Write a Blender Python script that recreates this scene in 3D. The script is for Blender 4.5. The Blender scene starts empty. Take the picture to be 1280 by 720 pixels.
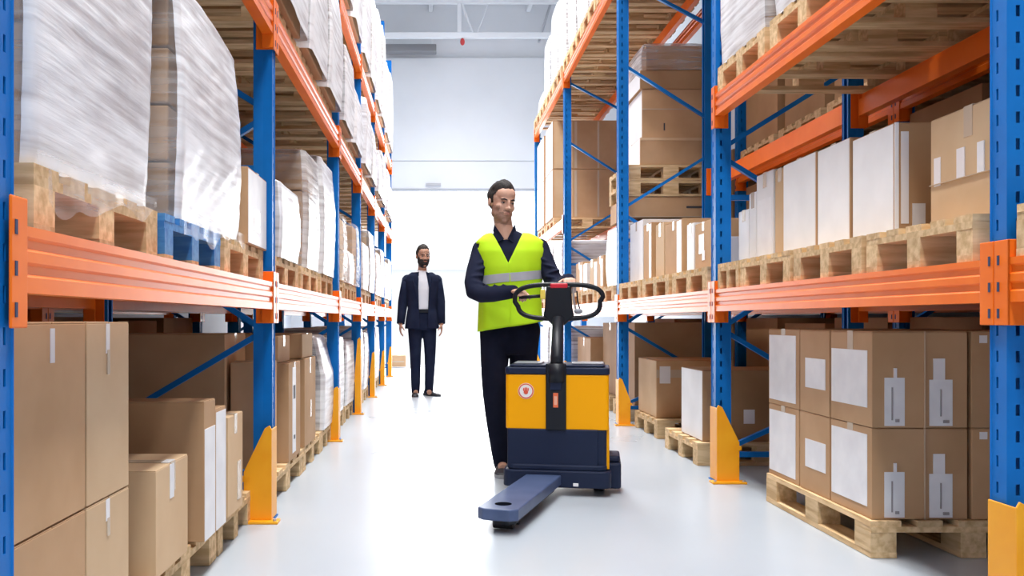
import bpy, bmesh, math, random
from mathutils import Vector, Matrix, noise
R = math.radians
SC = bpy.context.scene
COL = SC.collection
F = 1150.0
H = 0.93

# ------------------------------------------------------------------ materials
def new_mat(name):
    m = bpy.data.materials.new(name); m.use_nodes = True
    nt = m.node_tree; b = nt.nodes['Principled BSDF']
    return m, nt, b

def plain(name, col, rough=.5, metal=0.0, spec=.5, coat=0.0, emit=None, es=0.0):
    m, nt, b = new_mat(name)
    b.inputs['Base Color'].default_value = (*col, 1)
    b.inputs['Roughness'].default_value = rough
    b.inputs['Metallic'].default_value = metal
    b.inputs['Specular IOR Level'].default_value = spec
    b.inputs['Coat Weight'].default_value = coat
    if emit:
        b.inputs['Emission Color'].default_value = (*emit, 1)
        b.inputs['Emission Strength'].default_value = es
    return m

def noisy(name, c1, c2, scale=(1,1,1), nscale=5, rough=.6, bump=0.0, detail=4, contrast=(.35,.65), rand=0.0, metal=0, spec=.4, r2=None):
    """two-tone noise in object space; rand = brightness change from one object to the next"""
    m, nt, b = new_mat(name); N = nt.nodes; L = nt.links
    tc = N.new('ShaderNodeTexCoord'); mp = N.new('ShaderNodeMapping'); mp.inputs['Scale'].default_value = scale
    L.new(tc.outputs['Object'], mp.inputs['Vector'])
    oi = N.new('ShaderNodeObjectInfo')
    va = N.new('ShaderNodeVectorMath'); va.operation = 'ADD'
    mu = N.new('ShaderNodeMath'); mu.operation = 'MULTIPLY'; mu.inputs[1].default_value = 37.0
    L.new(oi.outputs['Random'], mu.inputs[0]); L.new(mp.outputs[0], va.inputs[0]); L.new(mu.outputs[0], va.inputs[1])
    no = N.new('ShaderNodeTexNoise'); no.inputs['Scale'].default_value = nscale; no.inputs['Detail'].default_value = detail
    L.new(va.outputs[0], no.inputs['Vector'])
    cr = N.new('ShaderNodeValToRGB')
    cr.color_ramp.elements[0].position = contrast[0]; cr.color_ramp.elements[1].position = contrast[1]
    cr.color_ramp.elements[0].color = (*c1, 1); cr.color_ramp.elements[1].color = (*c2, 1)
    L.new(no.outputs['Fac'], cr.inputs['Fac'])
    out = cr.outputs['Color']
    if rand:
        hs = N.new('ShaderNodeHueSaturation')
        mr = N.new('ShaderNodeMapRange'); mr.inputs['To Min'].default_value = 1 - rand; mr.inputs['To Max'].default_value = 1 + rand
        L.new(oi.outputs['Random'], mr.inputs['Value']); L.new(mr.outputs[0], hs.inputs['Value']); L.new(out, hs.inputs['Color'])
        out = hs.outputs['Color']
    L.new(out, b.inputs['Base Color'])
    b.inputs['Roughness'].default_value = rough
    b.inputs['Metallic'].default_value = metal
    b.inputs['Specular IOR Level'].default_value = spec
    if bump:
        bp = N.new('ShaderNodeBump'); bp.inputs['Strength'].default_value = bump; bp.inputs['Distance'].default_value = .01
        L.new(no.outputs['Fac'], bp.inputs['Height']); L.new(bp.outputs[0], b.inputs['Normal'])
    return m

M = {}
M['card'] = noisy('cardboard', (.50,.30,.155), (.58,.36,.20), (1,1,1), 3, .75, .05, rand=.10, spec=.3)
M['card_pale'] = noisy('pale cardboard', (.62,.42,.245), (.69,.49,.30), (1,1,1), 3, .75, .05, rand=.08, spec=.3)
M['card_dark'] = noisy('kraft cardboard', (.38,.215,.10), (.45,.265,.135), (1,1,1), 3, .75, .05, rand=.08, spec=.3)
M['card_white'] = noisy('white coated board', (.76,.76,.78), (.84,.84,.86), (1,1,1), 4, .5, .05, rand=.04)
M['tape'] = plain('parcel tape', (.58,.46,.34), .22)
M['tape_pale'] = plain('clear shiny tape', (.86,.84,.86), .2)
M['paper'] = noisy('paper label', (.80,.80,.83), (.88,.88,.90), (1,1,1), 9, .45)
M['print'] = plain('black print', (.05,.05,.06), .6)
M['print_grey'] = plain('faded grey print', (.34,.32,.33), .6)
M['wood'] = noisy('pallet wood', (.55,.36,.18), (.78,.57,.33), (1.2,9,9), 4, .8, .25, rand=.15, spec=.25)
M['wood_dark'] = noisy('old pallet wood', (.30,.20,.12), (.48,.34,.21), (1.2,9,9), 4, .85, .25, rand=.15, spec=.2)
M['blue_wood'] = noisy('blue painted pallet wood', (.03,.17,.48), (.08,.30,.62), (2,9,9), 4, .6, .2)
M['blue'] = noisy('blue rack paint', (.001,.145,.50), (.002,.17,.57), (1,1,1), 6, .42, .0, spec=.25)
M['orange'] = noisy('orange rack paint', (.90,.165,.012), (.95,.195,.018), (1,1,1), 6, .32, .0, spec=.18)
M['yellow'] = noisy('yellow guard paint', (.90,.36,.008), (.94,.42,.015), (1,1,1), 6, .4, .0)
M['steel'] = plain('galvanised steel', (.55,.56,.58), .35, .8)
M['slot'] = plain('dark slot', (.01,.03,.10), .6)
M['white_paint'] = plain('white paint', (.80,.82,.84), .5)
M['rubber'] = plain('black rubber', (.02,.02,.022), .7)

# stretch film: semi-clear, milky streaks running at a slant; side film whitened as painted sheen
def film_mat(name, lo, hi, tint=(.88,.885,.91), streak=(.66,.63,.65)):
    m, nt, b = new_mat(name); N = nt.nodes; L = nt.links
    tc = N.new('ShaderNodeTexCoord'); mp = N.new('ShaderNodeMapping')
    mp.inputs['Rotation'].default_value = (R(-24), R(20), 0); mp.inputs['Scale'].default_value = (1.3, 1.3, 22)
    L.new(tc.outputs['Object'], mp.inputs['Vector'])
    n1 = N.new('ShaderNodeTexNoise'); n1.inputs['Scale'].default_value = 1.7; n1.inputs['Detail'].default_value = 5
    L.new(mp.outputs[0], n1.inputs['Vector'])
    n2 = N.new('ShaderNodeTexNoise'); n2.inputs['Scale'].default_value = 3.0; n2.inputs['Detail'].default_value = 3
    L.new(tc.outputs['Object'], n2.inputs['Vector'])
    mx = N.new('ShaderNodeMix'); mx.data_type = 'FLOAT'; mx.inputs[0].default_value = .4
    L.new(n1.outputs['Fac'], mx.inputs[2]); L.new(n2.outputs['Fac'], mx.inputs[3])
    mr = N.new('ShaderNodeMapRange'); mr.inputs['From Min'].default_value = .36; mr.inputs['From Max'].default_value = .58
    mr.inputs['To Min'].default_value = lo; mr.inputs['To Max'].default_value = hi
    L.new(mx.outputs[0], mr.inputs['Value']); L.new(mr.outputs[0], b.inputs['Alpha'])
    cr = N.new('ShaderNodeValToRGB'); cr.color_ramp.elements[0].position = .36; cr.color_ramp.elements[1].position = .52
    cr.color_ramp.elements[0].color = (*streak, 1); cr.color_ramp.elements[1].color = (*tint, 1)
    L.new(mx.outputs[0], cr.inputs['Fac']); L.new(cr.outputs[0], b.inputs['Base Color'])
    b.inputs['Roughness'].default_value = .28
    bp = N.new('ShaderNodeBump'); bp.inputs['Strength'].default_value = .35; bp.inputs['Distance'].default_value = .008
    L.new(n1.outputs['Fac'], bp.inputs['Height']); L.new(bp.outputs[0], b.inputs['Normal'])
    return m
M['film'] = film_mat('stretch film with painted sheen', .80, 1.0)
M['film_thin'] = film_mat('thin stretch film', .30, .70)
M['film_clear'] = film_mat('clear stretch film', .08, .30)

# ------------------------------------------------------------------ mesh building
class MB:
    def __init__(s): s.v = []; s.f = []; s.mi = []
    def quad(s, vs, mi=0):
        n = len(s.v); s.v += [tuple(v) for v in vs]; s.f.append(tuple(range(n, n+len(vs)))); s.mi.append(mi)
    def box(s, x0, x1, y0, y1, z0, z1, mi=0):
        n = len(s.v)
        s.v += [(x0,y0,z0),(x1,y0,z0),(x1,y1,z0),(x0,y1,z0),(x0,y0,z1),(x1,y0,z1),(x1,y1,z1),(x0,y1,z1)]
        for q in ((0,3,2,1),(4,5,6,7),(0,1,5,4),(1,2,6,5),(2,3,7,6),(3,0,4,7)):
            s.f.append(tuple(n+k for k in q)); s.mi.append(mi)
        return s
    def prism(s, poly, axis, a, b, mi=0):
        """poly: 2D points; axis 'x','y','z' is the extrusion axis"""
        def P(p, t): return {'x':(t,p[0],p[1]), 'y':(p[0],t,p[1]), 'z':(p[0],p[1],t)}[axis]
        n = len(s.v); k = len(poly)
        s.v += [P(p,a) for p in poly] + [P(p,b) for p in poly]
        s.f.append(tuple(n+i for i in range(k))[::-1]); s.mi.append(mi)
        s.f.append(tuple(n+k+i for i in range(k))); s.mi.append(mi)
        for i in range(k):
            j = (i+1) % k; s.f.append((n+i, n+j, n+k+j, n+k+i)); s.mi.append(mi)
        return s
    def rings(s, rings, mi=0, caps=True, closed=True):
        n = len(s.v); k = len(rings[0])
        for r in rings: s.v += [tuple(p) for p in r]
        for i in range(len(rings)-1):
            for j in range(k if closed else k-1):
                a = n+i*k+j; b = n+i*k+(j+1)%k
                s.f.append((a, b, b+k, a+k)); s.mi.append(mi)
        if caps:
            s.f.append(tuple(n+j for j in range(k))[::-1]); s.mi.append(mi)
            s.f.append(tuple(n+(len(rings)-1)*k+j for j in range(k))); s.mi.append(mi)
        return s
    def tube(s, pts, rad, n=12, mi=0, flat=1.0, cap=True):
        pts = [Vector(p) for p in pts]
        if not hasattr(rad, '__len__'): rad = [rad]*len(pts)
        up = None; rs = []
        for i, p in enumerate(pts):
            t = (pts[min(i+1,len(pts)-1)] - pts[max(i-1,0)]).normalized()
            if up is None:
                up = Vector((0,0,1)) if abs(t.z) < .9 else Vector((0,1,0))
            a = t.cross(up)
            if a.length < 1e-4: a = t.cross(Vector((1,0,0)))
            a.normalize(); b = a.cross(t).normalized(); up = b
            rs.append([p + a*math.cos(2*math.pi*k/n)*rad[i] + b*math.sin(2*math.pi*k/n)*rad[i]*flat for k in range(n)])
        s.rings(rs, mi, cap); return s
    def bar(s, p, q, w, t, mi=0):
        """rectangular bar from p to q; w along world Y, t across"""
        p = Vector(p); q = Vector(q); d = (q-p).normalized(); y = Vector((0,1,0)); c = d.cross(y).normalized()
        r = []
        for e in (p, q):
            r.append([e + y*(w/2)*a + c*(t/2)*b for a, b in ((-1,-1),(1,-1),(1,1),(-1,1))])
        s.rings(r, mi); return s
    def ell(s, c, r, rot=None, nu=20, nv=12, mi=0):
        c = Vector(c); rs = []
        Rm = rot if rot else Matrix.Identity(3)
        for i in range(nv+1):
            th = math.pi*(i+.0)/nv
            th = min(max(th, .02), math.pi-.02)
            rs.append([c + Rm @ Vector((r[0]*math.sin(th)*math.cos(2*math.pi*k/nu), r[1]*math.sin(th)*math.sin(2*math.pi*k/nu), -r[2]*math.cos(th))) for k in range(nu)])
        s.rings(rs, mi); return s
    def mesh(s, name, mats):
        me = bpy.data.meshes.new(name); me.from_pydata(s.v, [], s.f)
        for m in (mats if isinstance(mats, (list,tuple)) else [mats]): me.materials.append(m)
        me.polygons.foreach_set('material_index', s.mi); me.update()
        bm = bmesh.new(); bm.from_mesh(me); bmesh.ops.recalc_face_normals(bm, faces=bm.faces); bm.to_mesh(me); bm.free()
        return me
    def build(s, name, mats, parent=None, loc=(0,0,0), rz=0, bevel=0, smooth=False, seg=2):
        o = bpy.data.objects.new(name, s.mesh(name, mats)); COL.objects.link(o)
        o.location = loc; o.rotation_euler.z = rz
        if parent: o.parent = parent
        if smooth: o.data.polygons.foreach_set('use_smooth', [True]*len(o.data.polygons))
        if bevel:
            b = o.modifiers.new('bevel', 'BEVEL'); b.width = bevel; b.segments = seg; b.limit_method = 'ANGLE'
        return o

def tag(o, label=None, cat=None, group=None, kind=None):
    if label and len(label.split()) > 16: print('LONG LABEL', label)
    if label: o['label'] = label
    if cat: o['category'] = cat
    if group: o['group'] = group
    if kind: o['kind'] = kind
    return o
def empty(name, loc=(0,0,0), rz=0, parent=None):
    o = bpy.data.objects.new(name, None); COL.objects.link(o); o.location = loc; o.rotation_euler.z = rz
    o.empty_display_size = .1
    if parent: o.parent = parent
    return o
KIDS = {}
def kids(o): return [c for c in o.children]
def copy_tree(o, parent=None):
    c = o.copy(); COL.objects.link(c)
    if parent: c.parent = parent
    for ch in list(o.children): copy_tree(ch, c)
    return c
def bake(mb, voxel, mats, smooth=4, name='body', parent=None):
    """fuses overlapping volumes into one continuous surface"""
    o = mb.build(name, mats, None)
    r = o.modifiers.new('r', 'REMESH'); r.mode = 'VOXEL'; r.voxel_size = voxel; r.use_smooth_shade = True
    s = o.modifiers.new('s', 'SMOOTH'); s.iterations = smooth; s.factor = .5
    dg = bpy.context.evaluated_depsgraph_get(); dg.update()
    me = bpy.data.meshes.new_from_object(o.evaluated_get(dg))
    me.name = name
    o.modifiers.clear(); o.data = me
    if not me.materials:
        for m in (mats if isinstance(mats, (list,tuple)) else [mats]): me.materials.append(m)
    me.polygons.foreach_set('use_smooth', [True]*len(me.polygons))
    if parent: o.parent = parent
    return o
SIDE = {-1: 'left', 1: 'right'}
ORD = ['nearest', 'second', 'third', 'fourth', 'fifth', 'sixth', 'seventh']
LAMP_E, SKY_E, DOOR_E, EXPO = 120, 1.6, 600, 0.0
# ------------------------------------------------------------------ the setting
def struct(mb, name, mats, **k):
    o = mb.build(name, mats, **k); tag(o, kind='structure'); return o
# floor: sealed pale blue-grey concrete
m, nt, b = new_mat('sealed concrete floor'); N = nt.nodes; L = nt.links
tc = N.new('ShaderNodeTexCoord'); no = N.new('ShaderNodeTexNoise'); no.inputs['Scale'].default_value = .9; no.inputs['Detail'].default_value = 6
L.new(tc.outputs['Object'], no.inputs['Vector'])
cr = N.new('ShaderNodeValToRGB'); cr.color_ramp.elements[0].color = (.43,.485,.545,1); cr.color_ramp.elements[1].color = (.48,.53,.585,1)
cr.color_ramp.elements[0].position = .3; cr.color_ramp.elements[1].position = .7
L.new(no.outputs['Fac'], cr.inputs['Fac']); L.new(cr.outputs[0], b.inputs['Base Color'])
mr = N.new('ShaderNodeMapRange'); mr.inputs['To Min'].default_value = .22; mr.inputs['To Max'].default_value = .38
L.new(no.outputs['Fac'], mr.inputs['Value']); L.new(mr.outputs[0], b.inputs['Roughness'])
M['floor'] = m
WX0, WX1, WY0, WY1, WZ = -2.95, 3.75, -5.0, 18.4, 7.35
struct(MB().box(WX0-.2, WX1+.2, WY0-.2, WY1+.5, -.2, 0), 'floor', M['floor'])
M['wall'] = noisy('pale grey wall', (.60,.63,.68), (.64,.67,.71), (1,1,1), 1.2, .7)
M['wall_far'] = noisy('pale cladding', (.74,.76,.78), (.77,.79,.81), (1,1,1), 1.2, .6)
struct(MB().box(WX0-.2, WX0, WY0, WY1+.3, 0, WZ), 'wall_left', M['wall'])
struct(MB().box(WX1, WX1+.2, WY0, WY1+.3, 0, WZ), 'wall_right', M['wall'])
OX0, OX1, OZ = -1.52, 2.6, 6.1        # the dock opening; the sectional door hangs half lowered in it
mb = MB()
mb.box(WX0, OX0, WY1, WY1+.3, 0, WZ); mb.box(OX1, WX1, WY1, WY1+.3, 0, WZ); mb.box(OX0, OX1, WY1, WY1+.3, OZ, WZ)
struct(mb, 'wall_back', M['wall_far'])
struct(MB().box(WX0, WX1, WY0-.2, WY0, 0, WZ), 'wall_front', M['wall'])
# ceiling with rooflights (open strips that let the sky in) over the aisle
M['ceil'] = plain('white ceiling sheet', (.80,.82,.85), .6)
mb = MB(); mb.box(WX0, WX1, WY0, WY1+.3, WZ, WZ+.12)
struct(mb, 'ceiling', M['ceil'])
# corrugated ribs of the roof sheet near the end wall
# door panel, half lowered, three sections
mb = MB()
mb.box(OX0-.05, OX1+.05, WY1-.07, WY1-.03, 3.54, 6.15)
for z0, z1 in ((3.54, 4.085), (4.10, 6.15)):
    mb.box(OX0-.05, OX1+.05, WY1-.09, WY1-.069, z0, z1)
d = struct(mb, 'door_1', M['wall_far'], bevel=.008)
MB().box(OX0, OX1, WY1-.10, WY1-.025, 3.49, 3.545).build('bottom_seal', plain('grey rubber seal', (.42,.44,.47), .6), d)
for x in (OX0-.09, OX1+.01):
    MB().box(x, x+.08, WY1-.12, WY1-.002, 0, 6.3).build('door_track', M['white_paint'], d, bevel=.004)
mb = MB().box(-.15, .15, -.02, .02, 0, .05); mb.build('latch', M['steel'], d, loc=(-.1, WY1-.11, 3.60))
struct(MB().box(OX0, OX1, WY1-.02, WY1+.34, 0, .012), 'trim_1', plain('grey threshold', (.45,.48,.52), .5))
# outside: pale yard and a low white building across it
M['yard'] = noisy('pale yard paving', (.74,.75,.76), (.80,.81,.82), (1,1,1), .6, .8)
struct(MB().box(-30, 30, WY1+.5, 60, -.25, -.01), 'ground_outside', M['yard'])
mb = MB().box(-26, 26, 40, 41, -.01, 3.1); mb.box(-26.2, 26.2, 39.8, 41.2, 3.1, 3.32)
struct(mb, 'wall_outside', plain('white render', (.84,.85,.86), .7))

# roof trusses near the end wall
def truss(y, first):
    t = empty('roof_truss', (0, y, 0))
    tag(t, 'white steel lattice roof truss %s' % ('closest to the end wall' if first else 'hanging one step before the end wall'), 'roof truss', 'white roof trusses above the aisle')
    for nm, z in (('bottom_chord', 6.32), ('top_chord', 6.98)):
        MB().box(WX0, WX1, -.05, .05, z, z+.10).build(nm, M['white_paint'], t, bevel=.006)
    for x in (-1.9, .40, 2.9):
        MB().box(x-.035, x+.035, -.03, .03, 6.42, 6.98).build('post', M['white_paint'], t)
        MB().tube([(x+.05,0,6.98),(x+.26,0,6.40)], .022, 8).build('brace', M['white_paint'], t)
        if x > 0: MB().tube([(x+.34,0,6.40),(x+.55 if x<1 else x+.5,0,6.98)], .012, 8).build('brace', M['white_paint'], t)
for k, y in enumerate((17.6, 13.2)): truss(y, k == 0)
for k, x in enumerate((-.15, 1.8)):
    o = MB().box(x-.04, x+.04, 9, WY1-.02, 7.08, 7.2).build('roof_purlin', M['white_paint'], bevel=.004)
    tag(o, 'long white roof purlin running along the aisle, %s of the pair' % ('left' if k == 0 else 'right'), 'beam', 'white roof purlins')
o = MB().tube([(2.27,17.9,7.36),(1.93,17.72,6.28)], .025, 8).build('conduit', M['steel']); tag(o, 'thin slanting grey pipe at the top right of the end wall', 'pipe')
u = empty('air_curtain_unit', (-.60, 18.12, 6.16)); tag(u, 'long dark grey heater unit high on the end wall above the door', 'heater')
MB().box(-.56,.56,-.13,.13,.03,.17).build('housing', plain('grey housing', (.24,.24,.25), .5), u, bevel=.012)
MB().box(-.56,-.44,-.135,-.128,.05,.15).build('end_panel', plain('brown panel', (.30,.22,.19), .5), u)
for k in range(2): MB().box(-.5+k*.96,-.46+k*.96,-.02,.10,.16,.30).build('bracket', M['white_paint'], u)
o = MB().ell((0,0,0), (.045,.045,.07)).build('fire_bell', plain('red sounder', (.55,.04,.04), .4), loc=(.46,17.6,6.252), smooth=True)
tag(o, 'small red sounder hanging below the truss over the door', 'alarm')

# ------------------------------------------------------------------ racking
def post_mesh(h, s=1, key={}):
    if (h, s) in key: return key[(h, s)]
    mb = MB(); W, D = .085, .07
    def plate(p0, du, w, holes):
        """plate in the plane of du and z with a column of keyhole slots"""
        if not holes:
            mb.quad([p0, (p0[0]+du[0]*w, p0[1]+du[1]*w, 0), (p0[0]+du[0]*w, p0[1]+du[1]*w, h), (p0[0], p0[1], h)]); return
        us = [0, w*.30, w*.44, w]; z = 0; zs = [0.0]; op = []
        zz = .06
        while zz + .05 < h:
            zs += [zz, zz+.032]; op.append(len(zs)-2); zz += .075
        zs.append(h)
        for i in range(len(zs)-1):
            for j in range(3):
                if j == 1 and i in op: continue
                P = lambda u, z: (p0[0]+du[0]*u, p0[1]+du[1]*u, z)
                mb.quad([P(us[j],zs[i]), P(us[j+1],zs[i]), P(us[j+1],zs[i+1]), P(us[j],zs[i+1])])
    plate((0,0,0), (1,0), W, s > 0)
    plate((0,D,0), (0,-1), D, True)
    plate((W,D,0), (-1,0), W, False)
    plate((W,0,0), (0,1), .015, False); plate((W,D-.015,0), (0,1), .015, False)
    me = mb.mesh('upright_post', M['blue'])
    bm = bmesh.new(); bm.from_mesh(me); bmesh.ops.remove_doubles(bm, verts=bm.verts, dist=1e-5)
    bmesh.ops.recalc_face_normals(bm, faces=bm.faces); bmesh.ops.solidify(bm, geom=bm.faces[:], thickness=.0035)
    bm.to_mesh(me); bm.free()
    key[(h, s)] = me; return me
XF = {-1: -.778, 1: 1.60}
DEP = .85
SEGS = [(.18,.50),(.86,.44),(.90,1.36),(1.86,1.42),(1.94,2.38),(3.19,2.74),(3.95,3.58),(4.5,4.0),(4.55,5.0)]
def frame(s, y, h, label, xf=None, group='blue rack uprights'):
    xf = XF[s] if xf is None else xf
    t = empty('rack_upright', (xf, y, 0)); tag(t, label, 'rack upright', group)
    for back in (0, 1):
        o = bpy.data.objects.new('upright_post', post_mesh(h, s)); COL.objects.link(o); o.parent = t
        if back: o.location = (s*DEP, .07, 0); o.rotation_euler.z = math.pi if s > 0 else 0; o.scale = (1,1,1) if s > 0 else (1,-1,1)
        else: o.location = (0,0,0) ; o.scale = (s,1,1)
        x = s*(DEP-.045) if back else s*.045
        MB().box(x-.06, x+.06, -.02, .09, 0, .008).build('base_plate', M['blue'], t)
    x0, x1 = s*.07, s*(DEP-.07)
    for a, b_ in SEGS:
        if max(a, b_) < h: MB().bar((x0, .035, a), (x1, .035, b_), .032, .026).build('brace', M['blue'], t)
    for z in (.15, 1.64):
        if z < h: MB().bar((x0, .035, z), (x1, .035, z), .032, .03).build('brace', M['blue'], t)
    return t
BH = .125
def beam_profile():
    # hollow step beam, outer face at x=0 going inward +x, z 0..BH
    g = .006
    return [(.050,0),(0,0),(0,.030),(g,.036),(g,.052),(0,.058),(0,.078),(g,.084),(g,.100),(0,.106),(0,BH),(.034,BH),(.034,BH-.03),(.050,BH-.03)]
def beam(s, x, y0, y1, z, label, group, inward=None, name='rack_beam'):
    """beam whose outer face is at x, facing the aisle; z = its underside"""
    inward = s if inward is None else inward
    L_ = y1-y0
    t = empty(name, (x, y0, z)); tag(t, label, 'rack beam', group, 'thing')
    poly = [(inward*(p[0]-.012), p[1]) for p in beam_profile()]
    MB().prism(poly, 'y', .03, L_-.03).build('beam', M['orange'], t)
    for e in (0, 1):
        ya, yb = (-.033, .034) if e == 0 else (L_-.034, L_+.033)
        ya2 = ya if e == 0 else ya
        mb = MB(); mb.box(min(-inward*.016, -inward*.010), max(-inward*.016, -inward*.010), ya, yb, -.065, BH+.05)
        mb.box(min(-inward*.016, inward*.04), max(-inward*.016, inward*.04), (.028 if e == 0 else L_-.034), (.034 if e == 0 else L_-.028), -.065, BH+.05)
        if e:      # flange lying on the near face of the upright
            mb.box(min(-inward*.016, inward*.072), max(-inward*.016, inward*.072), L_-.0065, L_-.0015, -.065, BH+.05)
        c = mb.build('end_connector', M['orange'], t, bevel=.003)
        for k in range(3):
            mb = MB().box(min(-inward*.0175,-inward*.016), max(-inward*.0175,-inward*.016), (-.02 if e == 0 else L_+.008), (-.010 if e == 0 else L_+.018), -.045+k*.075, -.018+k*.075)
            if y0 < 6: mb.build('hook', M['slot'], c)
    return t
YL = [1.605, 4.29, 7.12, 9.13, 11.13, 13.13, 15.13]
YR = [2.59, 5.31, 8.17, 11.69, 15.23]
Z1, Z2L, Z3L = .98, 2.255, 3.385
Z2R, Z3R = 2.10, 3.94
for k, y in enumerate(YL):
    frame(-1, y, 2.46 if y < 7 else 5.2, 'blue slotted rack upright with zigzag bracing, left row, %s from the camera' % ORD[k])
for k, y in enumerate(YR):
    frame(1, y, 5.2 if y < 11 else 4.12, 'blue slotted rack upright with zigzag bracing, right row, %s from the camera' % ORD[k])
def beams(s, ys, z, lev, skip=(), xf=None, dep=DEP, row=''):
    xf = XF[s] if xf is None else xf
    for k in range(len(ys)-1):
        if k in skip: continue
        a, b_ = ys[k]+.07, ys[k+1]
        beam(s, xf, a, b_, z, 'orange rack beam at the aisle, %s row, %s level, %s bay from the camera' % (SIDE[s]+row, lev, ORD[k]), 'orange rack beams facing the aisle')
        beam(s, xf+s*(dep), a, b_, z, 'orange rack beam at the rear, %s row, %s level, %s bay from the camera' % (SIDE[s]+row, lev, ORD[k]), 'orange rear rack beams', inward=-s)
beams(-1, YL, Z1, 'first'); beams(-1, YL, Z2L, 'second'); beams(-1, YL, Z3L, 'third', skip=(0,1))
beams(1, YR, Z1, 'first'); beams(1, YR, Z2R, 'second', skip=(1,2)); beams(1, YR, Z3R, 'third', skip=(0,))
beam(1, XF[1]+DEP, YR[1]+.07, YR[2], Z2R, 'orange rack beam at the rear, right row, second level, second bay from the camera', 'orange rear rack beams', inward=-1)
# the bay the camera stands in, right row
frame(1, -.12, 5.2, 'blue slotted rack upright of the right row, beside the viewpoint')
beam(1, XF[1], -.05, 2.59, Z1, 'orange first-level rack beam at the aisle, running past the right edge of view', 'orange rack beams facing the aisle')
beam(1, XF[1]+DEP, -.05, 2.59, Z1, 'orange rear rack beam, right row, first level, bay beside the viewpoint', 'orange rear rack beams', inward=-1)
# the back-to-back rows behind
XBR, XBL = 2.66, -1.85
for k, y in enumerate(YR[:4]): frame(1, y-.0, 4.12, 'blue rack upright of the row behind the right row, %s from the camera' % ORD[k], XBR, 'blue uprights of the rear rows')
for k, y in enumerate(YL[:4]): frame(-1, y, 2.46, 'blue rack upright of the row behind the left row, %s from the camera' % ORD[k], XBL, 'blue uprights of the rear rows')
beams(1, YR[:4], Z1, 'first', xf=XBR, row=' rear'); beams(1, YR[:4], Z2R+.04, 'second', xf=XBR, row=' rear', skip=(2,)); beams(1, YR[:4], Z3R, 'third', xf=XBR, row=' rear', skip=(0,))
beams(-1, YL[:4], Z1, 'first', xf=XBL, row=' rear'); beams(-1, YL[:4], Z2L, 'second', xf=XBL, row=' rear')

# yellow post guards
def guard(s, y, h, w, label):
    t = empty('post_guard', (XF[s], y-.06, 0)); tag(t, label, 'post guard', 'yellow guards at the feet of the uprights')
    a, bb = -s*.012, s*w*.78          # aisle edge, interior edge
    poly = [(a, .012), (bb, .012), (bb, h*.46), (bb, h*.52), (s*.02, h*.97), (a*.2, h), (a, h*.96)]
    MB().prism(poly, 'y', -.004, .004).build('face_plate', M['yellow'], t, bevel=.002)
    MB().box(min(a, a+s*.006), max(a, a+s*.006), .0, .13, .012, h*.96).build('side_plate', M['yellow'], t, bevel=.002)
    MB().box(min(bb-s*.03, bb+s*.012), max(bb-s*.03, bb+s*.012), -.006, .03, h*.42, h*.47).build('lug', M['yellow'], t)
    MB().box(min(a-s*.035, bb+s*.03), max(a-s*.035, bb+s*.03), -.05, .03, 0, .012).build('base_plate', M['yellow'], t, bevel=.002)
    for xx in (a-s*.018, bb+s*.015):
        MB().tube([(xx,-.03,.012),(xx,-.03,.022)], .009, 8).build('anchor_bolt', M['steel'], t)
for k, y in enumerate(YL):
    guard(-1, y, [.44,.445,.42,.76,.55,.5,.5][k], [.15,.15,.10,.06,.06,.06,.06][k], 'yellow steel guard at the foot of the %s left upright from the camera' % ORD[k])
for k, y in enumerate(YR):
    guard(1, y, [.43,.445,.42,.42,.42][k], [.15,.15,.12,.12,.12][k], 'yellow steel guard at the foot of the %s right upright from the camera' % ORD[k])

# ------------------------------------------------------------------ pallets
PC = {}
def pallet_parts(Lx, Wy):
    key = (round(Lx,2), round(Wy,2))
    if key in PC: return PC[key]
    w = 'deck_board', 'stringer_board', 'block', 'bottom_board'
    bw = .1*Wy/.8
    deck = MB().box(-Lx/2, Lx/2, -bw/2*1.2, bw/2*1.2, .122, .144).mesh('deck_board', M['wood'])
    deck2 = MB().box(-Lx/2, Lx/2, -bw/2, bw/2, .122, .144).mesh('deck_board', M['wood'])
    st = MB().box(-.07, .07, -Wy/2, Wy/2, .100, .122).mesh('stringer_board', M['wood'])
    bl = MB().box(-.07, .07, -bw/2, bw/2, .022, .100).mesh('block', M['wood'])
    bot = MB().box(-Lx/2, Lx/2, -bw/2, bw/2, 0, .022).mesh('bottom_board', M['wood'])
    out = []
    for i in range(5):
        y = -Wy/2+bw*.60 + i*(Wy-bw*1.2)/4
        out.append((deck if i in (0,2,4) else deck2, (0, y, 0)))
    for x in (-Lx/2+.07, 0, Lx/2-.07): out.append((st, (x,0,0)))
    for x in (-Lx/2+.07, 0, Lx/2-.07):
        for y in (-Wy/2+bw/2, 0, Wy/2-bw/2): out.append((bl, (x,y,0)))
    for y in (-Wy/2+bw/2, 0, Wy/2-bw/2): out.append((bot, (0,y,0)))
    PC[key] = out; return out
def pallet(xc, yc, z, Lx, Wy, label, group, rz=0, mat=None, far=False):
    if far:
        mb = MB(); 
        for me, loc in pallet_parts(Lx, Wy):
            xs = [v.co.x for v in me.vertices]; ys = [v.co.y for v in me.vertices]; zs = [v.co.z for v in me.vertices]
            e = random.uniform(-.0004,.0004)
            mb.box(min(xs)+loc[0], max(xs)+loc[0], min(ys)+loc[1], max(ys)+loc[1], min(zs), max(zs))
        t = mb.build('wooden_pallet', mat or M['wood'], loc=(xc,yc,z), rz=rz)
        tag(t, label, 'pallet', group); return t
    t = empty('wooden_pallet', (xc,yc,z), rz); tag(t, label, 'pallet', group)
    for me, loc in pallet_parts(Lx, Wy):
        o = bpy.data.objects.new(me.name, me); COL.objects.link(o); o.parent = t; o.location = loc
        o.rotation_euler.z = random.uniform(-.006,.006)
    return t
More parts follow.
